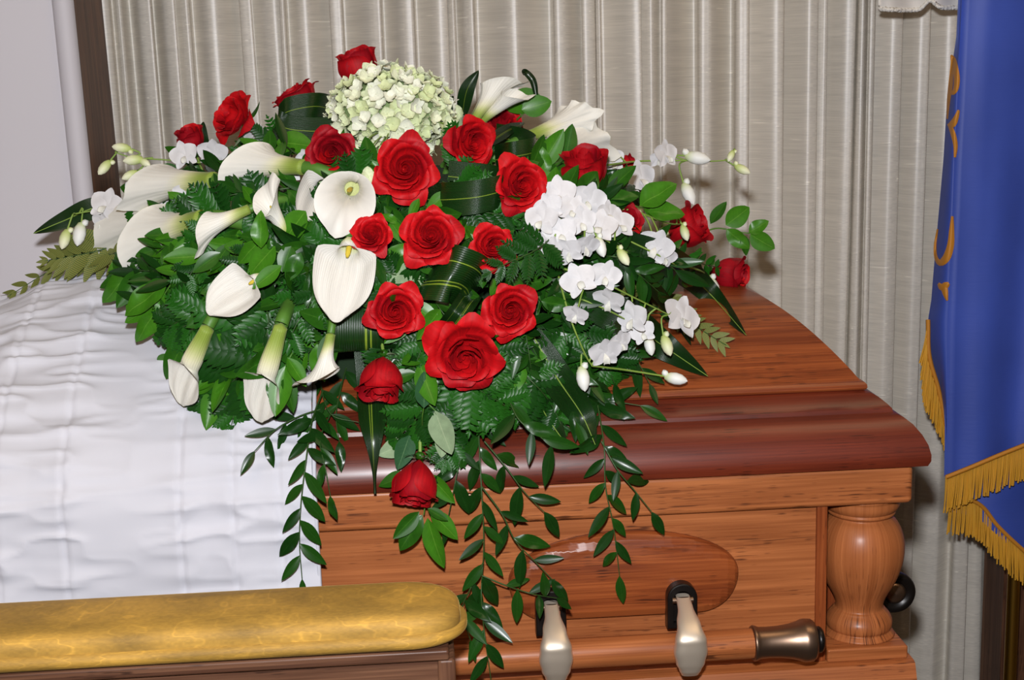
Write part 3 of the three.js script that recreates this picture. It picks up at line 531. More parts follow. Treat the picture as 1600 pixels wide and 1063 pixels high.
// calla: spathe wound round an axis; meridians bend outwards, the long lobe ends in a tip at azimuth 0 (local +Z)
function spatheGeo({ r0 = .075, widen = .10, tongue = 1.0, side = .8, seam = 1.0, L0 = .62, frill = 0, shield = null, wrap = Math.PI + .45, seed = 1 }) {
  const N = 28, cols = [];
  for (let i = 0; i <= 48; i++) {
    const a = -wrap + 2 * wrap * i / 48, c = Math.max(0, (1 + Math.cos(clamp(a, -Math.PI, Math.PI))) / 2), Ln = L0 + (1 - L0) * Math.pow(c, .8) + .16 * Math.exp(-((a / .22) ** 2));
    const ac = Math.abs(a) / Math.PI, th = ac < .5 ? lerp(tongue, side, ac * 2) : lerp(side, seam, Math.min(1, ac * 2 - 1));
    let rho = r0 * (1 + .10 * a / Math.PI), y = 0; const col = [];
    for (let j = 0; j <= N; j++) { const t = j / N, ang = Math.atan(widen * (t < .35 ? t / .35 : 1)) + th * sstep(.42, 1, t) + (t > .9 ? (t - .9) * 5 * (.3 + .5 * ac) : 0) + frill * Math.sin(a * 9 + 1) * sstep(.7, 1, t);
      col.push([Math.sin(a) * rho, y, Math.cos(a) * rho]); rho += Math.sin(ang) * Ln / N; y += Math.cos(ang) * Ln / N; }
    if (shield) for (let j = 0; j <= N; j++) {                // tube that opens into a hanging shield, its inner face towards -Z
      const [b0, b1, wd] = shield, t = j / N, u = a / wrap, q = clamp((t - b0) / (1 - b0), 0, 1), b = sstep(b0, b1, t), R = r0 * (1 + .10 * a / Math.PI + .5 * sstep(0, b0, t));
      const w = wd * Math.pow(Math.sin(Math.PI * (.13 + .84 * q)), .6), yy = t - .06 * b * u * u * (1 - q) - .05 * Math.abs(u) ** 3 * q;
      const sx = u * w + .02 * Math.sin(q * 7 + u * 2) * Math.abs(u), sz = .10 - .16 * wd / .3 * u * u * (1 - .6 * q) - .20 * b * Math.pow(Math.abs(u), 3) * (1 - q) ** 3 + .10 * q * q - .015 * Math.sin(u * 9) * Math.sin(q * Math.PI);
      col[j] = [lerp(Math.sin(a) * R, sx, b), yy, lerp(Math.cos(a) * R, sz, b)]; }
    col[0] = [col[0][0] * .15, col[0][1], col[0][2] * .15];
    cols.push(col);
  }
  return grid(48, N, (u, v) => { const p = cols[Math.round(u * 48)][Math.round(v * N)]; return [p[0], p[1], p[2], u, v]; });
}
const CK = { closed: spatheGeo({ tongue: .34, side: .10, seam: .2, widen: .13, L0: .66 }), mid: spatheGeo({ tongue: .62, side: .22, seam: .5, widen: .14 }), flare: spatheGeo({ tongue: .95, side: .42, seam: .8, L0: .58, widen: .14 }),
  wide: spatheGeo({ tongue: 1.45, side: .75, seam: .55, L0: .42, widen: .25, r0: .10 }), back: spatheGeo({ tongue: .22, side: .42, seam: .3, L0: .68, widen: .34, r0: .08 }), egg: spatheGeo({ shield: [.12, .34, .36] }), blunt: spatheGeo({ shield: [.14, .36, .40] }), drop: spatheGeo({ r0: .062, shield: [.46, .6, .20] }), drop2: spatheGeo({ r0: .07, shield: [.44, .6, .23] }), lip: spatheGeo({ tongue: .10, side: .42, seam: 1.3, L0: .5, widen: .2 }), frill: spatheGeo({ tongue: .55, side: .32, seam: .5, frill: .3, widen: .10 }) };
function calla(kind, from, to, tip, label, scale = 1, stemTo) {
  const a = at(from), b = at(to), d = b.clone().sub(a), L = d.length() * 1.18 * scale;
  const t = thing('calla_lily', label, 'calla lily', a, 'white calla lilies in the spray'); t.quaternion.copy(frame(d, viewDir(...tip))); t.scale.setScalar(L);
  part('spathe', CK[kind], ['wide', 'egg', 'blunt'].includes(kind) ? callaWhite : callaMat, t);
  part('spadix', lathe([[0, .12], [.024, .13], [.032, .3], [.028, .5], [.014, .6], [0, .61]], 12), spadixMat, t).scale.y = ['egg', 'blunt'].includes(kind) ? .42 : kind.startsWith('drop') ? .62 : 1;
  const inv = t.quaternion.clone().invert(), e = (stemTo ? at(stemTo) : a.clone().addScaledVector(d.normalize(), -.07).addScaledVector(Y, -.02).add(V(0, 0, -.03))).sub(a).applyQuaternion(inv).divideScalar(L);
  part('stem', tube([V(0, .015, 0), V(e.x * .12, e.y * .4, e.z * .12), e], .066, 12, 10), G.stem, t); return t;
}
// dendrobium blossom and buds
const tepal = (l, w, cup) => grid(6, 8, (u, v) => { const x = (u - .5) * 2, ww = w / 2 * Math.pow(Math.sin(Math.PI * Math.pow(v * .96 + .02, .75)), .6); return [x * ww, v * l, .12 + cup * v * v * .3 - cup * .2 * x * x * ww + .03 * Math.sin(v * 6 + x * 2) - .12 * (1 - v), u, v]; });
const OG = { dorsal: tepal(1, .72, .25), broad: tepal(1.0, 1.12, -.15), low: tepal(.92, .62, -.3),
  lip: grid(12, 8, (u, v) => { const a = (u - .5) * 4.2, r = .07 + .17 * Math.sin(v * 2.2); return [Math.sin(a) * r, -.12 - .5 * v * v + .12 * (1 - v) * Math.cos(a), .1 + .42 * Math.sin(v * 1.9) - .1 * Math.cos(a)]; }),
  bud: lathe([[.0, 0], [.12, .05], [.22, .25], [.255, .48], [.22, .72], [.12, .9], [0, 1]], 14) };
function orchid(label, stem, blossoms, buds, off = .03, stemMat = G.stemPale, pale = false) {
  const P = stem.map((q, i) => spot(q[0], q[1], q[2] ?? (i ? off : off - .03))), o = P[0], t = thing('orchid_spray', label, 'orchid', o, 'white orchid sprays'), loc = (p) => p.clone().sub(o);
  const c = new THREE.CatmullRomCurve3(P.map(loc)), cp = c.getPoints(40);
  part('stem', tube(P.map(loc), .0015, 30, 6, .0009), stemMat, t);
  const near = (p) => cp.reduce((a, b) => a.distanceTo(p) < b.distanceTo(p) ? a : b);
  blossoms.forEach(([x, y, s, fx, fy, oo], i) => {
    const dz = depthOf(P[0]), q0 = spot(x, y, (oo ?? off) + .01), q = oo === undefined && Math.abs(depthOf(q0) - dz) > .12 ? eye.clone().addScaledVector(ray(x, y), dz - .01) : q0, f = viewDir((fx ?? 0) + rr(-.55, .55), (fy ?? 0) + rr(-.5, .3), .75), R = 1.12 * s * mpp(q);
    const g = new THREE.Group(); g.name = 'blossom'; t.add(g); g.position.copy(loc(q)); g.scale.setScalar(R);
    const up = frame(f, viewDir(rr(-.4, .4), 1, 0)); g.quaternion.setFromRotationMatrix(new THREE.Matrix4().lookAt(V(0, 0, 0), f.clone().negate(), viewDir(rr(-.5, .5), 1, .1)));
    const pet = (geo, a, k = 1) => { const m = part('petal', geo, orchMat, g); m.rotation.z = a; m.scale.setScalar(k); };
    pet(OG.dorsal, 0); pet(OG.low, 2.35); pet(OG.low, -2.35); pet(OG.broad, 1.15); pet(OG.broad, -1.15); part('lip', OG.lip, lipMat, g).scale.setScalar(.8);
    const n = near(loc(q)), b = loc(q).addScaledVector(f, -.15 * R); part('pedicel', tube([n, n.clone().lerp(b, .5).add(V(0, .008, -.004)), b], .0012, 10, 5), G.stemPale, t);
  });
  buds.forEach(([x, y, s, dx, dy, white]) => {
    const dz = depthOf(P[P.length - 1]), q0 = spot(x, y, off + .005), q = Math.abs(depthOf(q0) - dz) > .1 ? eye.clone().addScaledVector(ray(x, y), dz) : q0, R = s * mpp(q), d = viewDir(dx, dy, .25), m = part('bud', OG.bud, white ? budWhite : budMat, t);
    m.scale.setScalar(R); m.quaternion.copy(frame(d, Z)); m.position.copy(loc(q)).addScaledVector(d, -R * .5);
    const hk = part('spur', lathe([[0, -.1], [.13, 0], [.16, .12], [.05, .2]], 10), white ? budWhite : budMat, m); hk.rotation.z = .9; hk.position.set(-.08, .04, 0); hk.rotation.x = .3; hk.position.y = -.02;
    const b = m.position.clone(), n = near(b); part('pedicel', tube([n, n.clone().lerp(b, .6).addScaledVector(d, -R * .45), b], .0013, 10, 5), G.stemPale, t);
  });
  return t;
}
// leafy branches
function sprig(name, label, cat, group, pts, o) {
  const P = pts.map(at), b = P[0], r = o.r || rnd, t = thing(name, label, cat, b, group), L = P.map((p) => p.clone().sub(b)), c = new THREE.CatmullRomCurve3(L), tot = c.getLength();
  part('stem', tube(L, o.stem || .0012, Math.max(10, L.length * 6), 5, .0006), o.stemMat || G.stemDark, t);
  const n = o.n, geos = LG[o.kind], mats = o.mats;
  for (let i = 0; i < n; i++) {
    const last = i === n - 1, f = last ? 1 : lerp(o.start ?? .12, .97, (i + .5) / n), p = c.getPointAt(f), tg = c.getTangentAt(f), nm = (o.normal ? o.normal.clone() : toEye(p.clone().add(b))).add(V(rr(-1, 1, r), rr(-.6, .9, r), rr(-.4, .6, r)).multiplyScalar(o.jit ?? .5)).normalize();
    const side = tg.clone().cross(nm).normalize(), s = i % 2 ? 1 : -1, sp = last ? 0 : (o.spread ?? .8) * rr(.65, 1.3, r);
    const d = tg.clone().multiplyScalar(Math.cos(sp)).addScaledVector(side, s * Math.sin(sp)).add(V(0, -(o.droop ?? .15), 0)).normalize();
    const m = part('leaf', geos[Math.floor(r() * geos.length)], mats[Math.floor(r() * mats.length)], t); m.position.copy(p); m.quaternion.copy(frame(d, nm)); m.scale.setScalar(o.len * rr(.72, 1.12, r) * (f > .85 ? .85 : 1));
  }
  return t;
}
function fern(label, group, pts, o) {
  const P = pts.map(at), b = P[0], r = o.r || rnd, t = thing('fern_frond', label, 'fern', b, group), L = P.map((p) => p.clone().sub(b)), c = new THREE.CatmullRomCurve3(L);
  part('stem', tube(L, .0013, 16, 5, .0005), G.stemDark, t); const n = o.n || 9, geos = o.plain ? pinnaPlain : PG[o.kind || 'fine'];
  for (let i = 0; i < n; i++) for (const s of [-1, 1]) {
    const f = lerp(o.start ?? .2, .96, i / (n - 1)), p = c.getPointAt(f), tg = c.getTangentAt(f), nm = (o.normal ? o.normal.clone() : toEye(p.clone().add(b))).add(V(rr(-1, 1, r), rr(-1, 1, r), 0).multiplyScalar(o.jit ?? .22)).normalize(), side = tg.clone().cross(nm).normalize(), a = lerp(1.15, .6, f) * rr(.9, 1.1, r);
    const m = part('pinna', geos[(i + (s > 0 ? 1 : 0)) % geos.length], o.mat || (r() < .5 ? G.fern : G.fern2), t); m.position.copy(p); m.quaternion.copy(frame(tg.clone().multiplyScalar(Math.cos(a)).addScaledVector(side, s * Math.sin(a)), nm));
    m.scale.setScalar(o.len * (o.even ? lerp(1, .5, f) : Math.pow(Math.sin(Math.PI * lerp(.38, .97, f)), .8) + .08) * rr(.9, 1.08, r));
  }
  const m = part('pinna', geos[0], o.mat || G.fern, t); m.position.copy(c.getPoint(.95)); m.quaternion.copy(frame(c.getTangent(1), toEye(P[P.length - 1]))); m.scale.setScalar(o.len * .35);
  return t;
}
// leaves set one by one: [base x, base y, tip x, tip y, kind, material, off]
function cluster(name, label, cat, group, leaves, stem, off = .03) {
  const S = stem.map((q) => spot(q[0], q[1], q[2] ?? off - .012)), b = S[0], t = thing(name, label, cat, b, group), L = S.map((p) => p.clone().sub(b));
  part('stem', tube(L, .0014, 20, 5, .0008), G.stem, t);
  for (const [bx, by, tx, ty, kind = 'broad', mat = G.salal, o = off, wide = 1] of leaves) {
    const p = spot(bx, by, o), dp = depthOf(p), q = eye.clone().addScaledVector(ray(tx, ty), dp - rr(-.006, .012)), d = q.clone().sub(p), nm = toEye(p).add(viewDir(rr(-.45, .45), rr(-.1, .6), 0).multiplyScalar(.55)).normalize();
    const m = part('leaf', LG[kind][Math.floor(rnd() * LG[kind].length)], mat, t); m.position.copy(p).sub(b); m.quaternion.copy(frame(d, nm)); m.scale.set(d.length() * wide, d.length(), d.length());
  }
  return t;
}
// long strap leaves: a ribbon along points, its width along axis (or across the line of sight)
function strap(label, pts, width, o = {}) {
  const P = pts.map(at), b = P[0], t = thing('strap_leaf', label, 'leaf', b, 'folded and pointed strap leaves'), c = new THREE.CatmullRomCurve3(P.map((p) => p.clone().sub(b)), false, 'centripetal'), ax = o.axis && viewDir(...o.axis), wp = o.profile || (() => 1);
  const w = width * mpp(P[Math.floor(P.length / 2)]);
  const g = grid(10, 48, (u, v) => { const p = c.getPoint(v), tg = c.getTangent(v), eyeN = toEye(p.clone().add(b)), sd = ax ? ax.clone().addScaledVector(tg, -ax.dot(tg)).normalize() : tg.clone().cross(eyeN).normalize(), n = sd.clone().cross(tg).normalize(), x = (u - .5) * w * wp(v), q = p.addScaledVector(sd, x).addScaledVector(n, -(o.keel ?? .12) * w * wp(v) * (1 - 4 * (u - .5) ** 2) * (ax ? .2 : 1)); return [q.x, q.y, q.z, u, v * 3]; });
  part('blade', g, o.mat || ST.plain, t); if (o.midrib) part('midrib', tube(c.getPoints(14), .0012, 30, 5, .0005), G.stemPale, t);
  return t;
}
const blade = (v) => Math.pow(Math.sin(Math.PI * Math.pow(.12 + .88 * v, .9)), .75);
// ---------------------------------------------------------------- the spray: foam, then flowers, then greens
{
  const t = thing('floral_foam', 'dark green floral foam base mostly hidden under the flowers', 'foam', V(MC.x, 0, MC.z));
  part('foam_block', grid(72, 26, (u, v) => { const a = u * 2 * Math.PI, k = v, x = .36 * k * Math.cos(a), z = (Math.sin(a) > 0 ? .235 : .24) * k * Math.sin(a), base = lidTop(MC.x + x, MC.z + z) + .002, top = MC.y + .20 * Math.sqrt(Math.max(0, 1 - k * k)); const n = .012 * (fbm(u, v, 24, 12, 3, 3) - .5) * (v < .95 ? 1 : 0); return [x, Math.max(base, v > .99 ? base : top + n), z]; }), phys({ map: speck([22, 46, 20], 30, .6), roughness: .95 }), t);
}
// roses
rose('bud', 0, [558, 96, .0], 36, [-.25, .88, .3], 'red rose topmost of all, rising behind the pale hydrangea head', 1);
rose('half', 1, [462, 152, -.01], 40, [-.5, .8, .2], 'red rose half hidden behind the folded dark leaf at upper left', 1);
rose('open', 0, [368, 184, .02], 46, [-.62, .30, .65], 'large red rose turned to the left, above the upper calla trumpet', 0);
rose('bud', 0, [296, 212, .01], 24, [-.2, .8, .5], 'small red rosebud farthest left, above the orchid blossoms', 2);
rose('open', 1, [520, 240, .07], 44, [-.1, -.12, .9], 'deep red rose between hydrangea and the front-facing calla', 2);
rose('open', 2, [632, 264, .07], 54, [.16, -.08, 1], 'large open red rose just under the hydrangea head', 0);
rose('open', 0, [735, 224, .06], 44, [.55, -.12, .8], 'open red rose right of the hydrangea, turned to the right', 0);
rose('half', 0, [788, 194, .0], 34, [.35, .45, .7], 'red rose behind, below the pair of upright callas', 2);
rose('open', 1, [812, 290, .07], 46, [.42, -.05, .9], 'open red rose left of the white orchid cluster, beside the dark loop leaf', 0);
rose('bud', 1, [913, 256, .07], 40, [-.08, .85, .5], 'upright red rose above the white orchid cluster', 1);
rose('half', 0, [978, 340, .03], 32, [.5, .45, .65], 'red rose partly covered by orchid blossoms at right', 2);
rose('bud', 1, [984, 256, -.02], 18, [.8, .5, .3], 'sliver of a red rose behind the upper right orchid stem', 1);
rose('bud', 1, [1082, 354, .05], 38, [.8, .4, .4], 'red rose turned right among buds near the right end', 1);
rose('bud', 0, [1148, 430, .01], 33, [.88, -.12, .42], 'crimson rosebud farthest right, lying over the bare wooden lid', 2);
rose('open', 2, [582, 368, .07], 35, [-.05, .28, .93], 'smaller red rose under the front-facing calla', 0);
rose('open', 0, [673, 370, .08], 49, [.1, .12, 1], 'open red rose at the very middle of the spray', 0);
rose('open', 1, [768, 388, .07], 40, [.3, .02, .95], 'red rose with fern tips lying over its lower edge', 0);
rose('open', 2, [617, 487, .06], 46, [.15, -.1, 1], 'open red rose right of the low hanging white calla, above the broad striped leaf', 0);
rose('open', 0, [797, 485, .06], 45, [.1, -.12, 1], 'open red rose lower right, its pale sepals showing at upper left', 0);
rose('wide', 0, [727, 552, .07], 60, [.03, -.42, .9], 'widest red rose, low in the middle with outspread pointed petals', 0);
rose('bud', 1, [594, 602, .045], 39, [-.06, -.9, .42], 'red rosebud hanging head down above the pointed strap leaf', 1, spot(597, 515, .03));
rose('bud', 0, [647, 766, .045, 'c'], 40, [-.14, -.92, .38], 'red rosebud hanging lowest on a long stem before the casket rail', 1, onZ(656, 630, .0));
// callas
calla('wide', [550, 294, .05], [540, 301, .125], [-.25, -1, .1], 'white calla facing the viewer with its yellow spadix showing', .92);
calla('egg', [512, 280, .02], [492, 338, .04], [-.6, -.3, -1], 'white calla tucked behind the left side of the front-facing calla', 1.0);
calla('egg', [548, 374, .06], [528, 472, .09], [-.1, -.2, -1], 'broad white calla hanging in the middle, its shield-shaped face to the viewer', .98);
calla('flare', [517, 520, .05], [500, 600, .06], [-1, -.35, -.25], 'flared white calla low at the edge of the white cloth', 1.0, [519, 478, .02]);
calla('drop', [440, 505, .06], [398, 642, .08], [.1, -.2, -1], 'white calla hanging lowest, its broad spathe over the white cloth', 1.0, [452, 478, .02]);
calla('drop2', [326, 508, .06], [274, 618, .075], [.2, -.2, -1], 'white calla hanging lowest at left over the white cloth', 1.0, [350, 475, .02]);
calla('blunt', [410, 432, .04], [350, 466, .08], [-.3, -.6, -1], 'rounded white calla pointing left over the gathered cloth', 1.2);
calla('mid', [392, 326, .05], [312, 362, .07], [-.3, -.9, .3], 'white calla pointing left in the row beside the pairs of round leaves', 1.0);
calla('mid', [320, 342, .05], [216, 372, .07], [-.1, -1, .15], 'white calla at far left with its long tip turned down', .9);
calla('closed', [338, 282, .04], [232, 290, .07], [-.6, -.7, .3], 'white calla pointing left below the left orchid buds', .95);
calla('mid', [478, 262, .05], [368, 256, .07], [-.3, -.95, .2], 'white calla pointing left under the large left rose', .9);
calla('flare', [452, 372, .04], [424, 325, .085], [0, 1, -.4], 'small white calla opening upward between the round green leaves', 1.5);
calla('mid', [738, 192, .0], [778, 132, .03], [.85, .4, -.2], 'upright white calla at top right, the taller of the pair', 1.15);
calla('closed', [752, 190, .01], [800, 150, .045], [1, .1, -.2], 'upright white calla at top right, the lower of the pair', 1.1);
calla('frill', [822, 214, .02], [912, 180, .05], [.8, .2, .2], 'white calla with a frilled rim pointing right above the upright rose', .85);
calla('frill', [838, 250, .01], [915, 216, .02], [.7, -.4, .2], 'white calla with a green throat behind the upright rose', .8);
calla('closed', [275, 334, .0], [195, 350, .015], [-.5, -.8, .2], 'white calla tucked behind the far left calla', 1.0);
// hydrangea
{
  const c = onZ(612, 176, -.27), m = mpp(c), t = thing('hydrangea', 'pale greenish white hydrangea head at the top of the spray', 'hydrangea', c), r = rng(4);
  const fl = (seed) => { const q = rng(seed), gs = []; for (let i = 0; i < 4; i++) { const q0 = q(), g = grid(4, 5, (u, v) => { const x = (u - .5) * 2, w = .44 * Math.pow(Math.sin(Math.PI * Math.pow(v * .95 + .04, .85)), .75); return [x * w, .04 + v * .78, (.16 + .2 * q0) * v * v + .10 * x * x * v - .02, u, v]; }); g.rotateX(q() * .5 - .1); g.rotateZ(i * Math.PI / 2 + (q() - .5) * .3); gs.push(g); } gs.push(new THREE.SphereGeometry(.09, 6, 5).translate(0, 0, .06)); return mergeGeometries(gs.map((g) => g.index ? g.toNonIndexed() : g)); };
  const FG = [fl(1), fl(2), fl(3), fl(4)], core = new THREE.SphereGeometry(1, 24, 16); core.scale(82 * m, 56 * m, 66 * m);
  part('flower_stalks', core, phys({ color: '#7f9560', roughness: .9 }), t);
  for (let k = 0; k < 330; k++) { const y = 1 - 2 * (k + .5) / 330, a = k * 2.39996, s = Math.sqrt(1 - y * y), d = V(s * Math.cos(a), y, s * Math.sin(a)); if (d.z < -.55) continue;
    const lump = rr(.86, 1.08, r), p = V(d.x * 94 * m, d.y * 68 * m, d.z * 82 * m).multiplyScalar(lump), f = part('floret', FG[k % 4], hydMat[Math.floor(r() * 4)], t);
    const n = V(d.x / 94, d.y / 68, d.z / 82).normalize().add(V(rr(-.5, .5, r), rr(-.5, .5, r), rr(-.5, .5, r)).multiplyScalar(.7)).normalize(); f.position.copy(p); f.quaternion.setFromUnitVectors(Z, n).multiply(new THREE.Quaternion().setFromAxisAngle(Z, r() * 6)); f.scale.setScalar(rr(13, 18, r) * m); }
  for (const [x, y] of [[565, 258], [575, 276], [700, 195], [716, 178], [600, 240], [556, 240]]) { const p = spot(x, y, .035).sub(c), f = part('floret', FG[0], hydMat[1], t); f.position.copy(p); f.quaternion.setFromUnitVectors(Z, viewDir(rr(-.4, .4), rr(-.4, .2), .8)); f.scale.setScalar(17 * m); part('floret_stalk', tube([V(0, -.02, .02), p.clone().multiplyScalar(.6), p], .001, 8, 5), G.stemPale, t); }
  part('stem', tube([V(0, -.03, 0), V(.01, -.12, -.02), V(.02, -.17, -.04)], .004, 8, 8), G.stem, t);
}
// orchids
orchid('orchid spray with green buds reaching left above the far left callas', [[400, 262], [330, 256], [260, 250], [205, 246], [180, 238]], [[288, 244, 22], [398, 214, 24, -.3, .2], [332, 240, 23]], [[190, 231, 30, -1, .1], [163, 262, 30, -.5, -.7], [208, 250, 32, -1, -.15], [226, 254, 24, .7, -.4], [203, 274, 28, -.7, -.4]], .02);
orchid('orchid spray with two hanging buds at the far left over the fern tail', [[330, 318], [250, 326], [160, 328], [118, 334]], [[166, 322, 26], [218, 312, 24], [256, 322, 24], [292, 306, 22], [214, 298, 20], [160, 348, 16]], [[101, 374, 34, -.2, -1], [124, 366, 40, -.1, -1, 1]], .02);
orchid('loose orchid blossoms peeping out between the left callas', [[500, 262], [470, 268], [440, 280]], [[455, 268, 18], [478, 246, 15]], [], .012);
orchid('dense cluster of white orchid blossoms right of the centre roses', [[820, 320], [880, 345], [940, 372], [980, 395]], [[872, 305, 28, 0, .1], [918, 314, 28, .2, 0], [846, 345, 27, -.2, 0], [876, 366, 27, .1, -.2], [908, 348, 24], [936, 356, 28, .1, .1], [968, 352, 25, .4, 0], [832, 374, 22, -.2, -.2], [888, 394, 24, 0, -.3], [858, 325, 22, -.3, 0], [895, 330, 24, .1, .2], [950, 335, 20, .4, .1], [860, 390, 20], [915, 385, 22, .2, -.2]], [[938, 386, 36, .3, -.9, 1], [974, 402, 32, .5, -.8]], .05);
orchid('orchid spray stretching right in front of the curtain at the upper right', [[950, 258, .02], [1000, 252, .02], [1060, 251, .02], [1115, 252, .02], [1140, 250, .02]], [[1040, 243, 22, 0, .3], [1000, 280, 27, .1, .1], [956, 252, 20], [1028, 250, 14]], [[1090, 247, 42, .9, -.2, 1], [1142, 244, 22, -.4, -.8], [1160, 265, 28, .9, -.5], [1076, 303, 40, .4, -.9, 1]], .02);
orchid('orchid spray with pale buds in front of the right-hand roses', [[940, 322], [990, 330], [1040, 348], [1075, 350]], [[1024, 386, 28, 0, .1], [1040, 402, 18]], [[997, 331, 32, .3, -1], [1043, 370, 36, .5, -.9], [1070, 364, 28, .3, -1], [1056, 416, 40, .5, -.9, 1]], .04);
orchid('short orchid stem with two buds beside the farthest right rosebud', [[1050, 412], [1085, 420], [1108, 432]], [], [[1115, 450, 36, .3, -.95, 1], [1080, 462, 34, .6, -.8, 1]], .03);
orchid('white orchid spray trailing down to the right over the dark pointed leaf', [[880, 420], [930, 436], [990, 465], [1045, 492]], [[905, 440, 28, -.2, .1], [946, 432, 24, .1, 0], [952, 470, 25, .1, -.2], [1064, 498, 34, .35, .15], [988, 498, 27, .0, .2], [1004, 520, 20], [900, 492, 20, -.3, -.3]], [[1015, 540, 34, .2, -1, 1], [1042, 540, 36, .3, -.9]], .045);
orchid('lowest orchid spray with a single blossom and hanging buds over the lid', [[872, 430], [892, 500], [915, 555], [925, 572]], [[945, 552, 26, .3, -.2], [968, 536, 20]], [[911, 592, 42, .15, -1, 1], [1056, 592, 38, .95, -.2, 1]], .045);
// strap leaves
strap('dark folded strap leaf curling left below the half hidden rose', [[520, 205, .0], [480, 205, .045], [445, 200, .06], [432, 190, .055], [445, 176, .03], [490, 166, .02], [520, 172, -.02]], 44, { axis: [.25, 1, .3] });
strap('broad dark loop leaf bent under the rose right of the hydrangea', [[668, 312, .0], [700, 312, .04], [745, 308, .065], [778, 300, .065], [787, 294, .045], [770, 284, .02], [700, 276, .0]], 54, { axis: [.1, 1, .35] });
strap('dark loop leaf behind the rose beside the upper right callas', [[775, 250, .0], [800, 245, .05], [826, 240, .06], [836, 234, .04], [815, 222, .01], [775, 215, -.02]], 46, { axis: [.05, 1, .35] });
strap('wide striped strap leaf folded under beside the low hanging calla', [[578, 410, -.01], [574, 450, .015], [570, 500, .028], [570, 532, .025], [570, 546, .01], [566, 535, -.005], [570, 490, -.02]], 96, { axis: [1, .03, 0], mat: ST.stripe });
strap('striped strap leaf folded diagonally right of the middle rose', [[655, 440, .0], [680, 430, .055], [705, 428, .075], [722, 432, .07], [735, 440, .05], [740, 450, .02], [745, 455, -.01]], 92, { axis: [.62, .78, .1], mat: ST.edge });
strap('narrow rolled strap leaf standing above the widest rose', [[742, 448, .0], [735, 462, .07], [715, 492, .08], [695, 518, .06], [688, 530, .0]], 34, { mat: ST.edge, keel: .5 });
strap('long dark pointed leaf at right over the bare lid, upper of two', [[980, 375, .03], [1040, 405, .05], [1105, 455, .035, 'c'], [1166, 524, .02, 'c']], 44, { profile: blade, mat: ST.plain, midrib: 1, keel: .2 });
strap('long dark pointed leaf at right over the bare lid, lower of two', [[890, 460, .03], [960, 490, .05], [1035, 540, .035, 'c'], [1106, 588, .02, 'c']], 56, { profile: blade, mat: ST.plain, midrib: 1, keel: .2 });
strap('narrow dark leaf edge between the two long pointed leaves', [[960, 400, .02], [1000, 430, .03], [1060, 500, .02, 'c'], [1080, 540, .012, 'c']], 22, { profile: blade, mat: ST.plain });
strap('pointed strap leaf hanging straight down behind the upside-down rosebud', [[575, 545, .0], [580, 610, .015], [583, 680, .02], [586, 772, .03]], 44, { profile: (v) => v < .5 ? 1 : 1 - .9 * sstep(.5, .95, v), mat: ST.stripe });
strap('dark pointed leaf at the far left edge before the open lid', [[190, 330, -.02], [150, 325, .0], [100, 345, .0], [52, 365, .0]], 34, { profile: blade, midrib: 1 });
strap('dark leaf under the fern tail at the far left', [[170, 385, -.01], [120, 395, .0], [72, 412, .0]], 22, { profile: blade });
strap('dark upright leaf between the rosebud and the large left rose', [[318, 245, -.01], [314, 222, .0], [318, 190, .0]], 26, { profile: blade });
strap('narrow green leaf over the rose at upper right', [[760, 225, .05], [790, 205, .06], [820, 192, .06]], 20, { profile: blade, mat: ST.stripe });
strap('dark drooping leaf behind the ruscus at lower right', [[830, 520, .01], [870, 590, .035], [910, 650, .04], [930, 695, .03]], 50, { profile: blade, midrib: 1 });
strap('dark blade low in the middle beneath the widest rose', [[800, 560, .01], [830, 610, .03], [860, 660, .035], [885, 695, .03]], 46, { profile: blade, midrib: 1 });
strap('green curled leaf tip above the upright callas', [[838, 150, .0], [832, 125, .0], [820, 112, .0], [818, 118, .02]], 11, { profile: blade, mat: ST.plain });
strap('green leaf left of the upright callas', [[722, 180, -.01], [730, 140, .0], [748, 110, .0]], 24, { profile: blade, mat: ST.plain });
strap('short green strap over the right side of the hydrangea', [[688, 190, .05], [700, 172, .07], [708, 150, .07]], 14, { profile: (v) => Math.sin(Math.PI * (.1 + .85 * v)), mat: ST.plain });
// leaves set one by one
const S = G.salal, S2 = G.salal2;
cluster('broadleaf_sprig', 'light green broadleaf sprig at the left edge over the gathered cloth', 'foliage', 'broadleaf sprigs', [[260, 446, 189, 488, 'broad', S], [240, 478, 196, 505, 'broad', S], [243, 483, 216, 539, 'broad', S], [263, 452, 294, 497, 'broad', S2], [250, 462, 272, 492, 'broad', S2], [252, 455, 255, 500, 'broad', S], [268, 440, 300, 470, 'broad', S2], [262, 440, 222, 452, 'broad', S2]], [[300, 420, -.02], [275, 435], [250, 470], [240, 482]], .035);
cluster('broadleaf_sprig', 'green broadleaf sprig under the far left calla', 'foliage', 'broadleaf sprigs', [[211, 415, 164, 480, 'broad', S], [222, 420, 181, 482, 'broad', S2], [189, 436, 153, 448, 'broad', S2], [200, 405, 168, 420, 'broad', S], [235, 395, 250, 430, 'broad', S], [245, 390, 210, 400, 'broad', S2], [255, 400, 290, 435, 'broad', S]], [[290, 385, -.02], [250, 395], [215, 415], [195, 432]], .03);
cluster('broadleaf_sprig', 'pairs of large round green leaves in the middle of the left half', 'foliage', 'broadleaf sprigs', [[405, 375, 375, 415, 'round', S], [430, 385, 388, 428, 'round', S], [440, 415, 395, 452, 'broad', S], [455, 385, 440, 425, 'round', S2], [470, 395, 448, 440, 'broad', S2]], [[480, 370, 0], [450, 390], [430, 395]], .055);
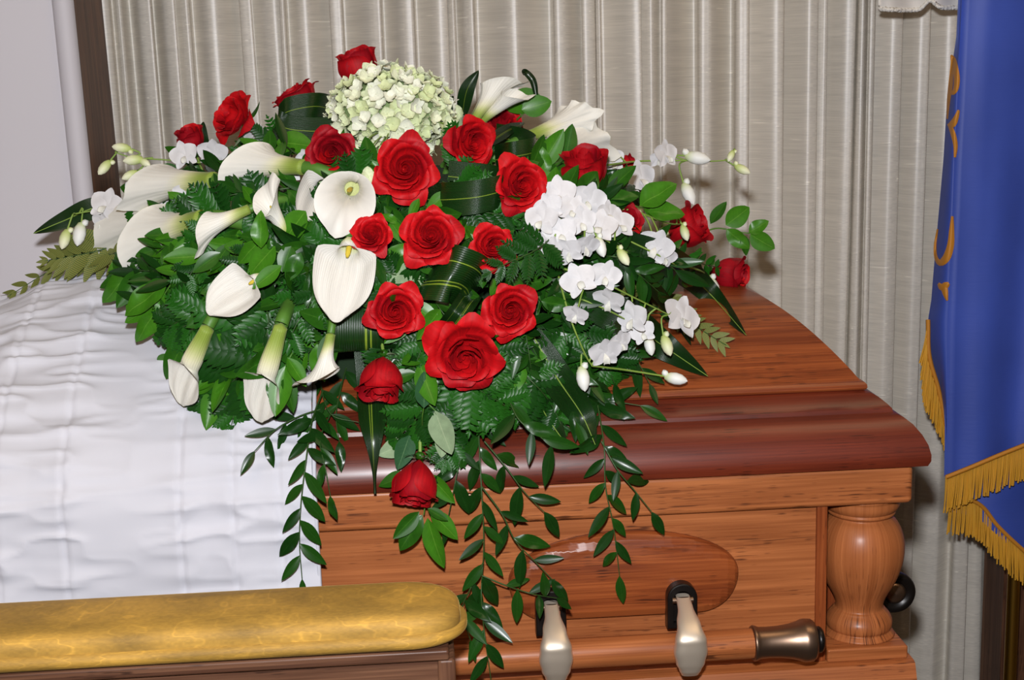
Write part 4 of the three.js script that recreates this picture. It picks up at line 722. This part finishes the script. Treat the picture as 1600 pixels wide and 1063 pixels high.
cluster('broadleaf_sprig', 'round green leaves beside the small upward calla', 'foliage', 'broadleaf sprigs', [[408, 388, 404, 330, 'broad', S, .07, .9], [478, 330, 440, 378, 'round', S, .07], [488, 345, 462, 388, 'broad', S2], [420, 390, 424, 372, 'broad', S2]], [[480, 395, 0], [440, 395], [410, 388]], .06);
cluster('broadleaf_sprig', 'bright green leaves hanging beside the lowest calla', 'foliage', 'broadleaf sprigs', [[446, 572, 431, 652, 'broad', S], [440, 575, 462, 645, 'broad', S2, .03, .8], [449, 559, 478, 606, 'broad', S], [435, 580, 424, 632, 'broad', S2]], [[470, 530, -.01], [455, 555], [444, 575]], .035);
cluster('broadleaf_sprig', 'single light leaf tip under the left leatherleaf fern', 'foliage', 'broadleaf sprigs', [[338, 600, 322, 673, 'broad', S], [345, 580, 305, 612, 'broad', S]], [[380, 560, -.01], [350, 585], [338, 605]], .018);
cluster('broadleaf_sprig', 'pale green leaves in a row between the middle left callas', 'foliage', 'broadleaf sprigs', [[290, 385, 345, 400, 'broad', S], [320, 400, 255, 405, 'broad', S], [345, 395, 300, 425, 'broad', S2], [330, 375, 385, 402, 'broad', S], [360, 380, 330, 425, 'broad', S2], [310, 372, 270, 392, 'broad', S]], [[390, 390, -.01], [345, 390], [290, 392]], .03);
cluster('broadleaf_sprig', 'two big green leaves in front of the upper right orchid stem', 'foliage', 'broadleaf sprigs', [[1000, 322, 1055, 282, 'round', S], [1012, 332, 1072, 330, 'round', S, .04, .9], [950, 300, 992, 256, 'broad', S2], [948, 315, 998, 302, 'broad', S2], [1005, 315, 1028, 345, 'broad', S]], [[930, 330, -.02], [975, 322], [1012, 326]], .045);
cluster('broadleaf_sprig', 'green sprig farthest right with leaf pairs before the curtain', 'foliage', 'broadleaf sprigs', [[1110, 350, 1136, 316, 'broad', S2], [1134, 352, 1172, 324, 'round', S], [1135, 358, 1170, 390, 'broad', S], [1170, 364, 1200, 344, 'round', S], [1172, 366, 1210, 390, 'round', S], [1160, 366, 1168, 400, 'broad', S2]], [[1080, 372, -.01], [1120, 357, .02], [1150, 362, .02], [1172, 365, .02]], .025);
cluster('broadleaf_sprig', 'two round green leaves behind the upright callas', 'foliage', 'broadleaf sprigs', [[845, 150, 788, 168, 'round', S, .0], [838, 165, 806, 150, 'broad', S2, 0], [815, 172, 862, 158, 'round', S, .01]], [[800, 195, -.02], [815, 180, 0], [838, 160, 0]], .01);
cluster('broadleaf_sprig', 'green leaves in the gap below the front-facing calla', 'foliage', 'broadleaf sprigs', [[600, 322, 640, 360, 'broad', S2], [610, 345, 632, 380, 'broad', S], [655, 310, 640, 345, 'broad', S], [590, 275, 600, 312, 'broad', S], [620, 350, 598, 332, 'broad', S]], [[620, 330, -.02], [612, 338], [606, 345]], .035);
cluster('broadleaf_sprig', 'green leaves between the three middle roses', 'foliage', 'broadleaf sprigs', [[632, 380, 598, 440, 'broad', S], [640, 395, 622, 435, 'broad', S2], [650, 410, 690, 425, 'broad', S2], [700, 300, 665, 330, 'broad', S]], [[640, 375, -.02], [635, 390], [628, 405]], .04);
cluster('broadleaf_sprig', 'flat green leaf left of the deep red rose', 'foliage', 'broadleaf sprigs', [[432, 222, 488, 226, 'round', S, .06], [500, 240, 470, 250, 'broad', S2]], [[440, 235, -.01], [436, 228, .03], [432, 223, .05]], .05);
cluster('broadleaf_sprig', 'star of pointed green leaves under the lowest rosebud', 'foliage', 'broadleaf sprigs', [[655, 800, 613, 842, 'broad', S2, .03], [660, 805, 622, 862, 'broad', S2, .03, .9], [668, 810, 690, 892, 'broad', S, .035, .8], [672, 800, 718, 842, 'broad', S, .03], [668, 795, 700, 815, 'broad', S2, .035], [668, 740, 712, 786, 'broad', S, .02], [640, 742, 590, 758, 'broad', S2, .02]], [[665, 770, .012], [664, 790, .018], [662, 805, .025]], .03);
{ const t = cluster('rose_leaf', 'dark bluish oval rose leaf on the long stem of the lowest rosebud', 'leaf', 'single rose leaves', [[662, 638, 664, 580, 'rose', G.rose, .06]], [[660, 668, .03], [660, 650, .05], [662, 638, .055]], .05);
  cluster('rose_leaf', 'pale grey-green rose leaf showing its underside beside the long stem', 'leaf', 'single rose leaves', [[680, 642, 704, 712, 'rose', G.pale, .05], [694, 672, 690, 716, 'rose', G.pale, .04]], [[664, 625, .03], [672, 634, .045], [680, 642, .048]], .05);
  cluster('rose_leaf', 'small dark rose leaf left of the long stem', 'leaf', 'single rose leaves', [[640, 680, 622, 735, 'rose', G.rose, .03], [640, 690, 590, 712, 'rose', G.pale, .025]], [[656, 670, .02], [648, 675, .03], [640, 680, .03]], .03);
  cluster('rose_leaf', 'grey shrivelled rose leaf left of the folded striped leaf', 'leaf', 'single rose leaves', [[640, 432, 672, 458, 'rose', G.pale, .04], [650, 420, 600, 438, 'rose', G.pale, .035]], [[640, 415, .0], [642, 425, .03], [640, 432, .04]], .04); }
// leatherleaf and other ferns
const vz = (x, y) => viewDir(x, y, 1);
fern('yellowish fern tail lying farthest left over the cloth', 'fern fronds', [[215, 395, .0], [150, 402, .015], [90, 418, .012], [15, 462, .01]], { n: 11, len: .048, mat: G.spore, plain: 1, even: 1, normal: vz(0, .6) });
fern('yellowish spore-dotted fern under the two hanging orchid buds', 'fern fronds', [[200, 372, .0], [160, 390, .02], [105, 402, .02], [70, 408, .02]], { n: 9, len: .05, mat: G.spore, plain: 1, normal: vz(.2, .6) });
fern('dark fern lying level below the upper left callas', 'fern fronds', [[480, 290, .01], [400, 300, .035], [310, 295, .035], [210, 310, .03]], { n: 13, len: .034, mat: G.fern2, plain: 1, even: 1 });
fern('large toothed fern frond spreading over the cloth below the left callas', 'fern fronds', [[450, 500, .01], [400, 560, .03], [350, 600, .03], [300, 628, .03]], { n: 8, len: .075, kind: 'wide', jit: .15 });
fern('toothed fern frond hanging beside the lowest calla', 'fern fronds', [[430, 500, .0], [390, 560, .025], [372, 620, .022], [360, 672, .02]], { n: 8, len: .062, kind: 'wide', jit: .15 });
fern('small fern frond pointing left above the lowest left calla', 'fern fronds', [[350, 470, .0], [310, 500, .02], [275, 515, .02], [245, 532, .02]], { n: 8, len: .042, kind: 'fine' });
fern('fern frond between the two lowest left callas', 'fern fronds', [[420, 470, .01], [375, 510, .035], [340, 540, .035], [300, 560, .035]], { n: 8, len: .058, kind: 'wide' });
fern('fern frond under the rounded white calla', 'fern fronds', [[400, 450, .01], [420, 500, .03], [410, 540, .03], [380, 590, .03]], { n: 8, len: .05, kind: 'wide' });
fern('bright fern frond below the widest rose, fanning right', 'fern fronds', [[690, 560, .01], [735, 600, .04], [775, 625, .04], [815, 650, .04]], { n: 9, len: .06, kind: 'fine', mat: G.fern });
fern('fern frond hanging behind the long stem of the lowest rosebud', 'fern fronds', [[700, 560, .0], [680, 610, .03], [650, 655, .03], [615, 690, .03]], { n: 9, len: .06, kind: 'fine' });
fern('fern frond hanging straight below the widest rose', 'fern fronds', [[730, 580, .0], [722, 630, .03], [705, 680, .03], [695, 725, .03]], { n: 9, len: .055, kind: 'fine' });
fern('fern frond low at the middle right over the lid edge', 'fern fronds', [[800, 570, .0], [835, 600, .03], [860, 630, .03], [880, 670, .03]], { n: 8, len: .05, kind: 'fine' });
fern('ladder-like fern frond with ribbed underside on the bare lid at right', 'fern fronds', [[985, 425, .01], [1030, 465, .04, 'c'], [1080, 505, .03, 'c'], [1135, 540, .022, 'c']], { n: 20, len: .044, plain: 1, even: 1, mat: G.spore, jit: .1 });
fern('fern frond behind the rosebuds at the right end', 'fern fronds', [[1000, 370, .0], [1050, 395, .015], [1090, 410, .015], [1130, 420, .015]], { n: 9, len: .035, plain: 1, even: 1 });
fern('short dark fern sprig with its tips over the right middle rose', 'fern fronds', [[862, 372, .06], [830, 395, .085], [795, 410, .09], [762, 428, .09]], { n: 6, len: .040, kind: 'fine', mat: G.fern2 });
fern('fern frond right of the loop leaf below the open rose', 'fern fronds', [[700, 320, .0], [740, 330, .03], [780, 335, .03], [820, 345, .03]], { n: 8, len: .04, kind: 'fine' });
fern('fern frond between the broad striped leaf and the middle rose', 'fern fronds', [[640, 420, .0], [620, 430, .03], [600, 425, .035], [575, 430, .035]], { n: 7, len: .032, kind: 'fine' });
fern('fern frond in the gap right of the open lower left rose', 'fern fronds', [[690, 500, .0], [668, 520, .03], [655, 555, .03], [640, 590, .03]], { n: 8, len: .042, kind: 'fine' });
// trailing ruscus
const RU = [G.ruscus, G.ruscus, G.ruscus2];
const vine = (label, pts, n, len, o = {}) => sprig('ruscus_vine', label, 'vine', 'trailing ruscus vines', pts.map(([x, y, z]) => [x, y, z ?? (y > 940 ? .085 : x < 525 ? .042 : .024), 'c']), { kind: 'ruscus', mats: RU, n: Math.round(n * .62), len: len * .97, spread: .95, jit: .55, droop: .35, ...o });
vine('longest ruscus vine hanging to the bottom of the picture', [[745, 600, .03], [748, 680], [752, 760], [756, 850], [752, 930], [757, 990], [768, 1068]], 34, .048);
vine('ruscus side branch reaching right across the oval plaque', [[752, 760], [785, 805], [805, 845], [838, 880], [862, 905]], 10, .05, { start: .2 });
vine('ruscus side branch ending over the left handle arm', [[753, 900], [790, 915], [830, 928], [870, 935, .07]], 9, .042, { start: .2 });
vine('ruscus side branch curling left beside the velvet pad', [[755, 880], [735, 920], [722, 960], [735, 1000]], 10, .042, { start: .15 });
vine('ruscus vine hanging at the right edge of the white cloth', [[505, 610, .03], [487, 660], [478, 720], [470, 790], [468, 850], [472, 905]], 24, .046);
vine('ruscus twig pointing left over the cloth below the lowest calla', [[500, 640, .03], [465, 652], [430, 672], [398, 705]], 10, .042);
vine('short ruscus twig on the wood right of the cloth edge', [[520, 640, .02], [500, 690], [508, 730], [516, 775]], 8, .038);
vine('ruscus twig hanging beside the pointed strap leaf', [[545, 560, .02], [532, 610], [525, 650], [530, 690]], 10, .042);
vine('ruscus vine hanging right of the middle over lid and rail', [[920, 560, .04], [935, 640], [944, 700], [946, 760], [958, 820], [968, 900]], 28, .047);
vine('ruscus twig spreading right from the right-hand vine', [[940, 690], [965, 735], [990, 765], [1018, 800]], 8, .05);
vine('ruscus twig pointing right over the lid moulding', [[900, 600, .04], [940, 625], [975, 630], [1000, 634]], 8, .045);
vine('glossy ruscus twig over the lower lid moulding', [[790, 610, .09], [810, 655, .09], [840, 680, .08], [870, 700, .06], [882, 698, .05]], 12, .052);
vine('ruscus twig hanging left of the longest vine', [[735, 640, .03], [722, 700], [712, 750], [700, 810]], 12, .046);
vine('ruscus twig with crossing leaves right of the longest vine', [[757, 690], [790, 730], [820, 770], [850, 800]], 9, .052);
vine('ruscus twig trailing right across the pointed leaves', [[880, 470, .06], [930, 485, .075], [975, 490, .075], [1030, 490, .07]], 10, .044);
vine('ruscus twig below the lower pointed leaf', [[940, 520, .06], [970, 545, .06], [995, 565, .045], [1015, 600, .03]], 9, .046);
vine('dark ruscus strand through the middle of the right side', [[840, 440, .03], [860, 500, .05], [880, 560, .05], [895, 640, .045]], 18, .044);
vine('dark ruscus strand below the lower right rose', [[830, 500, .03], [850, 560, .045], [870, 610, .045], [900, 660, .04]], 18, .046);
vine('dark ruscus strand right of the lower right rose', [[860, 420, .03], [900, 470, .04], [930, 520, .04], [960, 600, .04]], 16, .044);
vine('ruscus twig low at left under the flared calla', [[500, 560, .02], [505, 620, .03], [520, 650, .03], [560, 660, .02]], 9, .04);
// ---------------------------------------------------------------- the many greens that fill the mound
const poly = [[175, 330], [165, 430], [215, 500], [270, 590], [320, 640], [400, 640], [455, 610], [500, 600], [540, 560], [600, 590], [640, 660], [740, 690], [860, 680], [960, 640], [1000, 560], [1040, 470], [1120, 400], [1110, 350], [1010, 300], [960, 240], [870, 200], [760, 190], [640, 180], [500, 200], [400, 215], [300, 240], [220, 290]];
const inside = (x, y) => { let c = false; for (let i = 0, j = poly.length - 1; i < poly.length; j = i++) { const [a, b] = poly[i], [d, e] = poly[j]; if ((b > y) !== (e > y) && x < (d - a) * (y - b) / (e - b) + a) c = !c; } return c; };
{
  const r = rng(99); let made = 0;
  for (let k = 0; k < 2000 && made < 165; k++) {
    const x = rr(200, 1080, r), y = rr(200, 640, r); if (!inside(x, y)) continue;
    const a = Math.atan2(y - 300, (x - 650) * .9) + rr(-.7, .7, r), l = rr(60, 120, r); let ex = x + Math.cos(a) * l, ey = y + Math.sin(a) * l + 10; if (!inside(ex, ey) || Math.hypot(ex - 1080, ey - 352) < 55 || Math.hypot(x - 1080, y - 352) < 50) continue;
    if (x > 495 && x < 560 && y > 420) continue; if (((ex - 612) / 120) ** 2 + ((ey - 178) / 82) ** 2 < 1 || ((x - 612) / 110) ** 2 + ((y - 178) / 76) ** 2 < 1) continue;
    made++; const q = r(), lift = rr(-.008, .032, r);
    const type = x < 480 ? (q < .5 ? 'b' : q < .8 ? 'f' : 'r') : x < 790 ? (q < .4 ? 'b' : q < .75 ? 'f' : 'r') : (q < .14 ? 'b' : q < .34 ? 'f' : 'r');
    const side = (y < 280 ? 'upper ' : y > 470 ? 'lower ' : '') + (x < 440 ? 'left side' : x > 800 ? 'right side' : 'middle');
    const pts = [[x, y, -.035], [lerp(x, ex, .35), lerp(y, ey, .35), lift], [lerp(x, ex, .7), lerp(y, ey, .7) - 2, lift + .008], [ex, ey, lift * .7]];
    if (type === 'f') fern('dark green leatherleaf fern frond filling the ' + side + ' of the spray', 'filler fern fronds in the ' + side, pts, { n: 7, len: rr(.036, .05, r), kind: r() < .5 ? 'fine' : 'wide', r });
    else if (type === 'b') sprig('broadleaf_sprig', 'green broadleaf sprig filling the ' + side + ' of the spray', 'foliage', 'filler broadleaf sprigs in the ' + side, pts, { kind: 'broad', mats: [G.salal, G.salal2, G.salal2], n: 8, len: rr(.042, .056, r), spread: .95, jit: .9, r });
    else sprig('ruscus_sprig', 'dark green narrow-leaved ruscus sprig filling the ' + side + ' of the spray', 'foliage', 'filler ruscus sprigs in the ' + side, pts, { kind: 'ruscus', mats: RU, n: 12, len: rr(.038, .048, r), spread: .9, jit: .9, r });
  }
}
renderer.render(scene, camera);
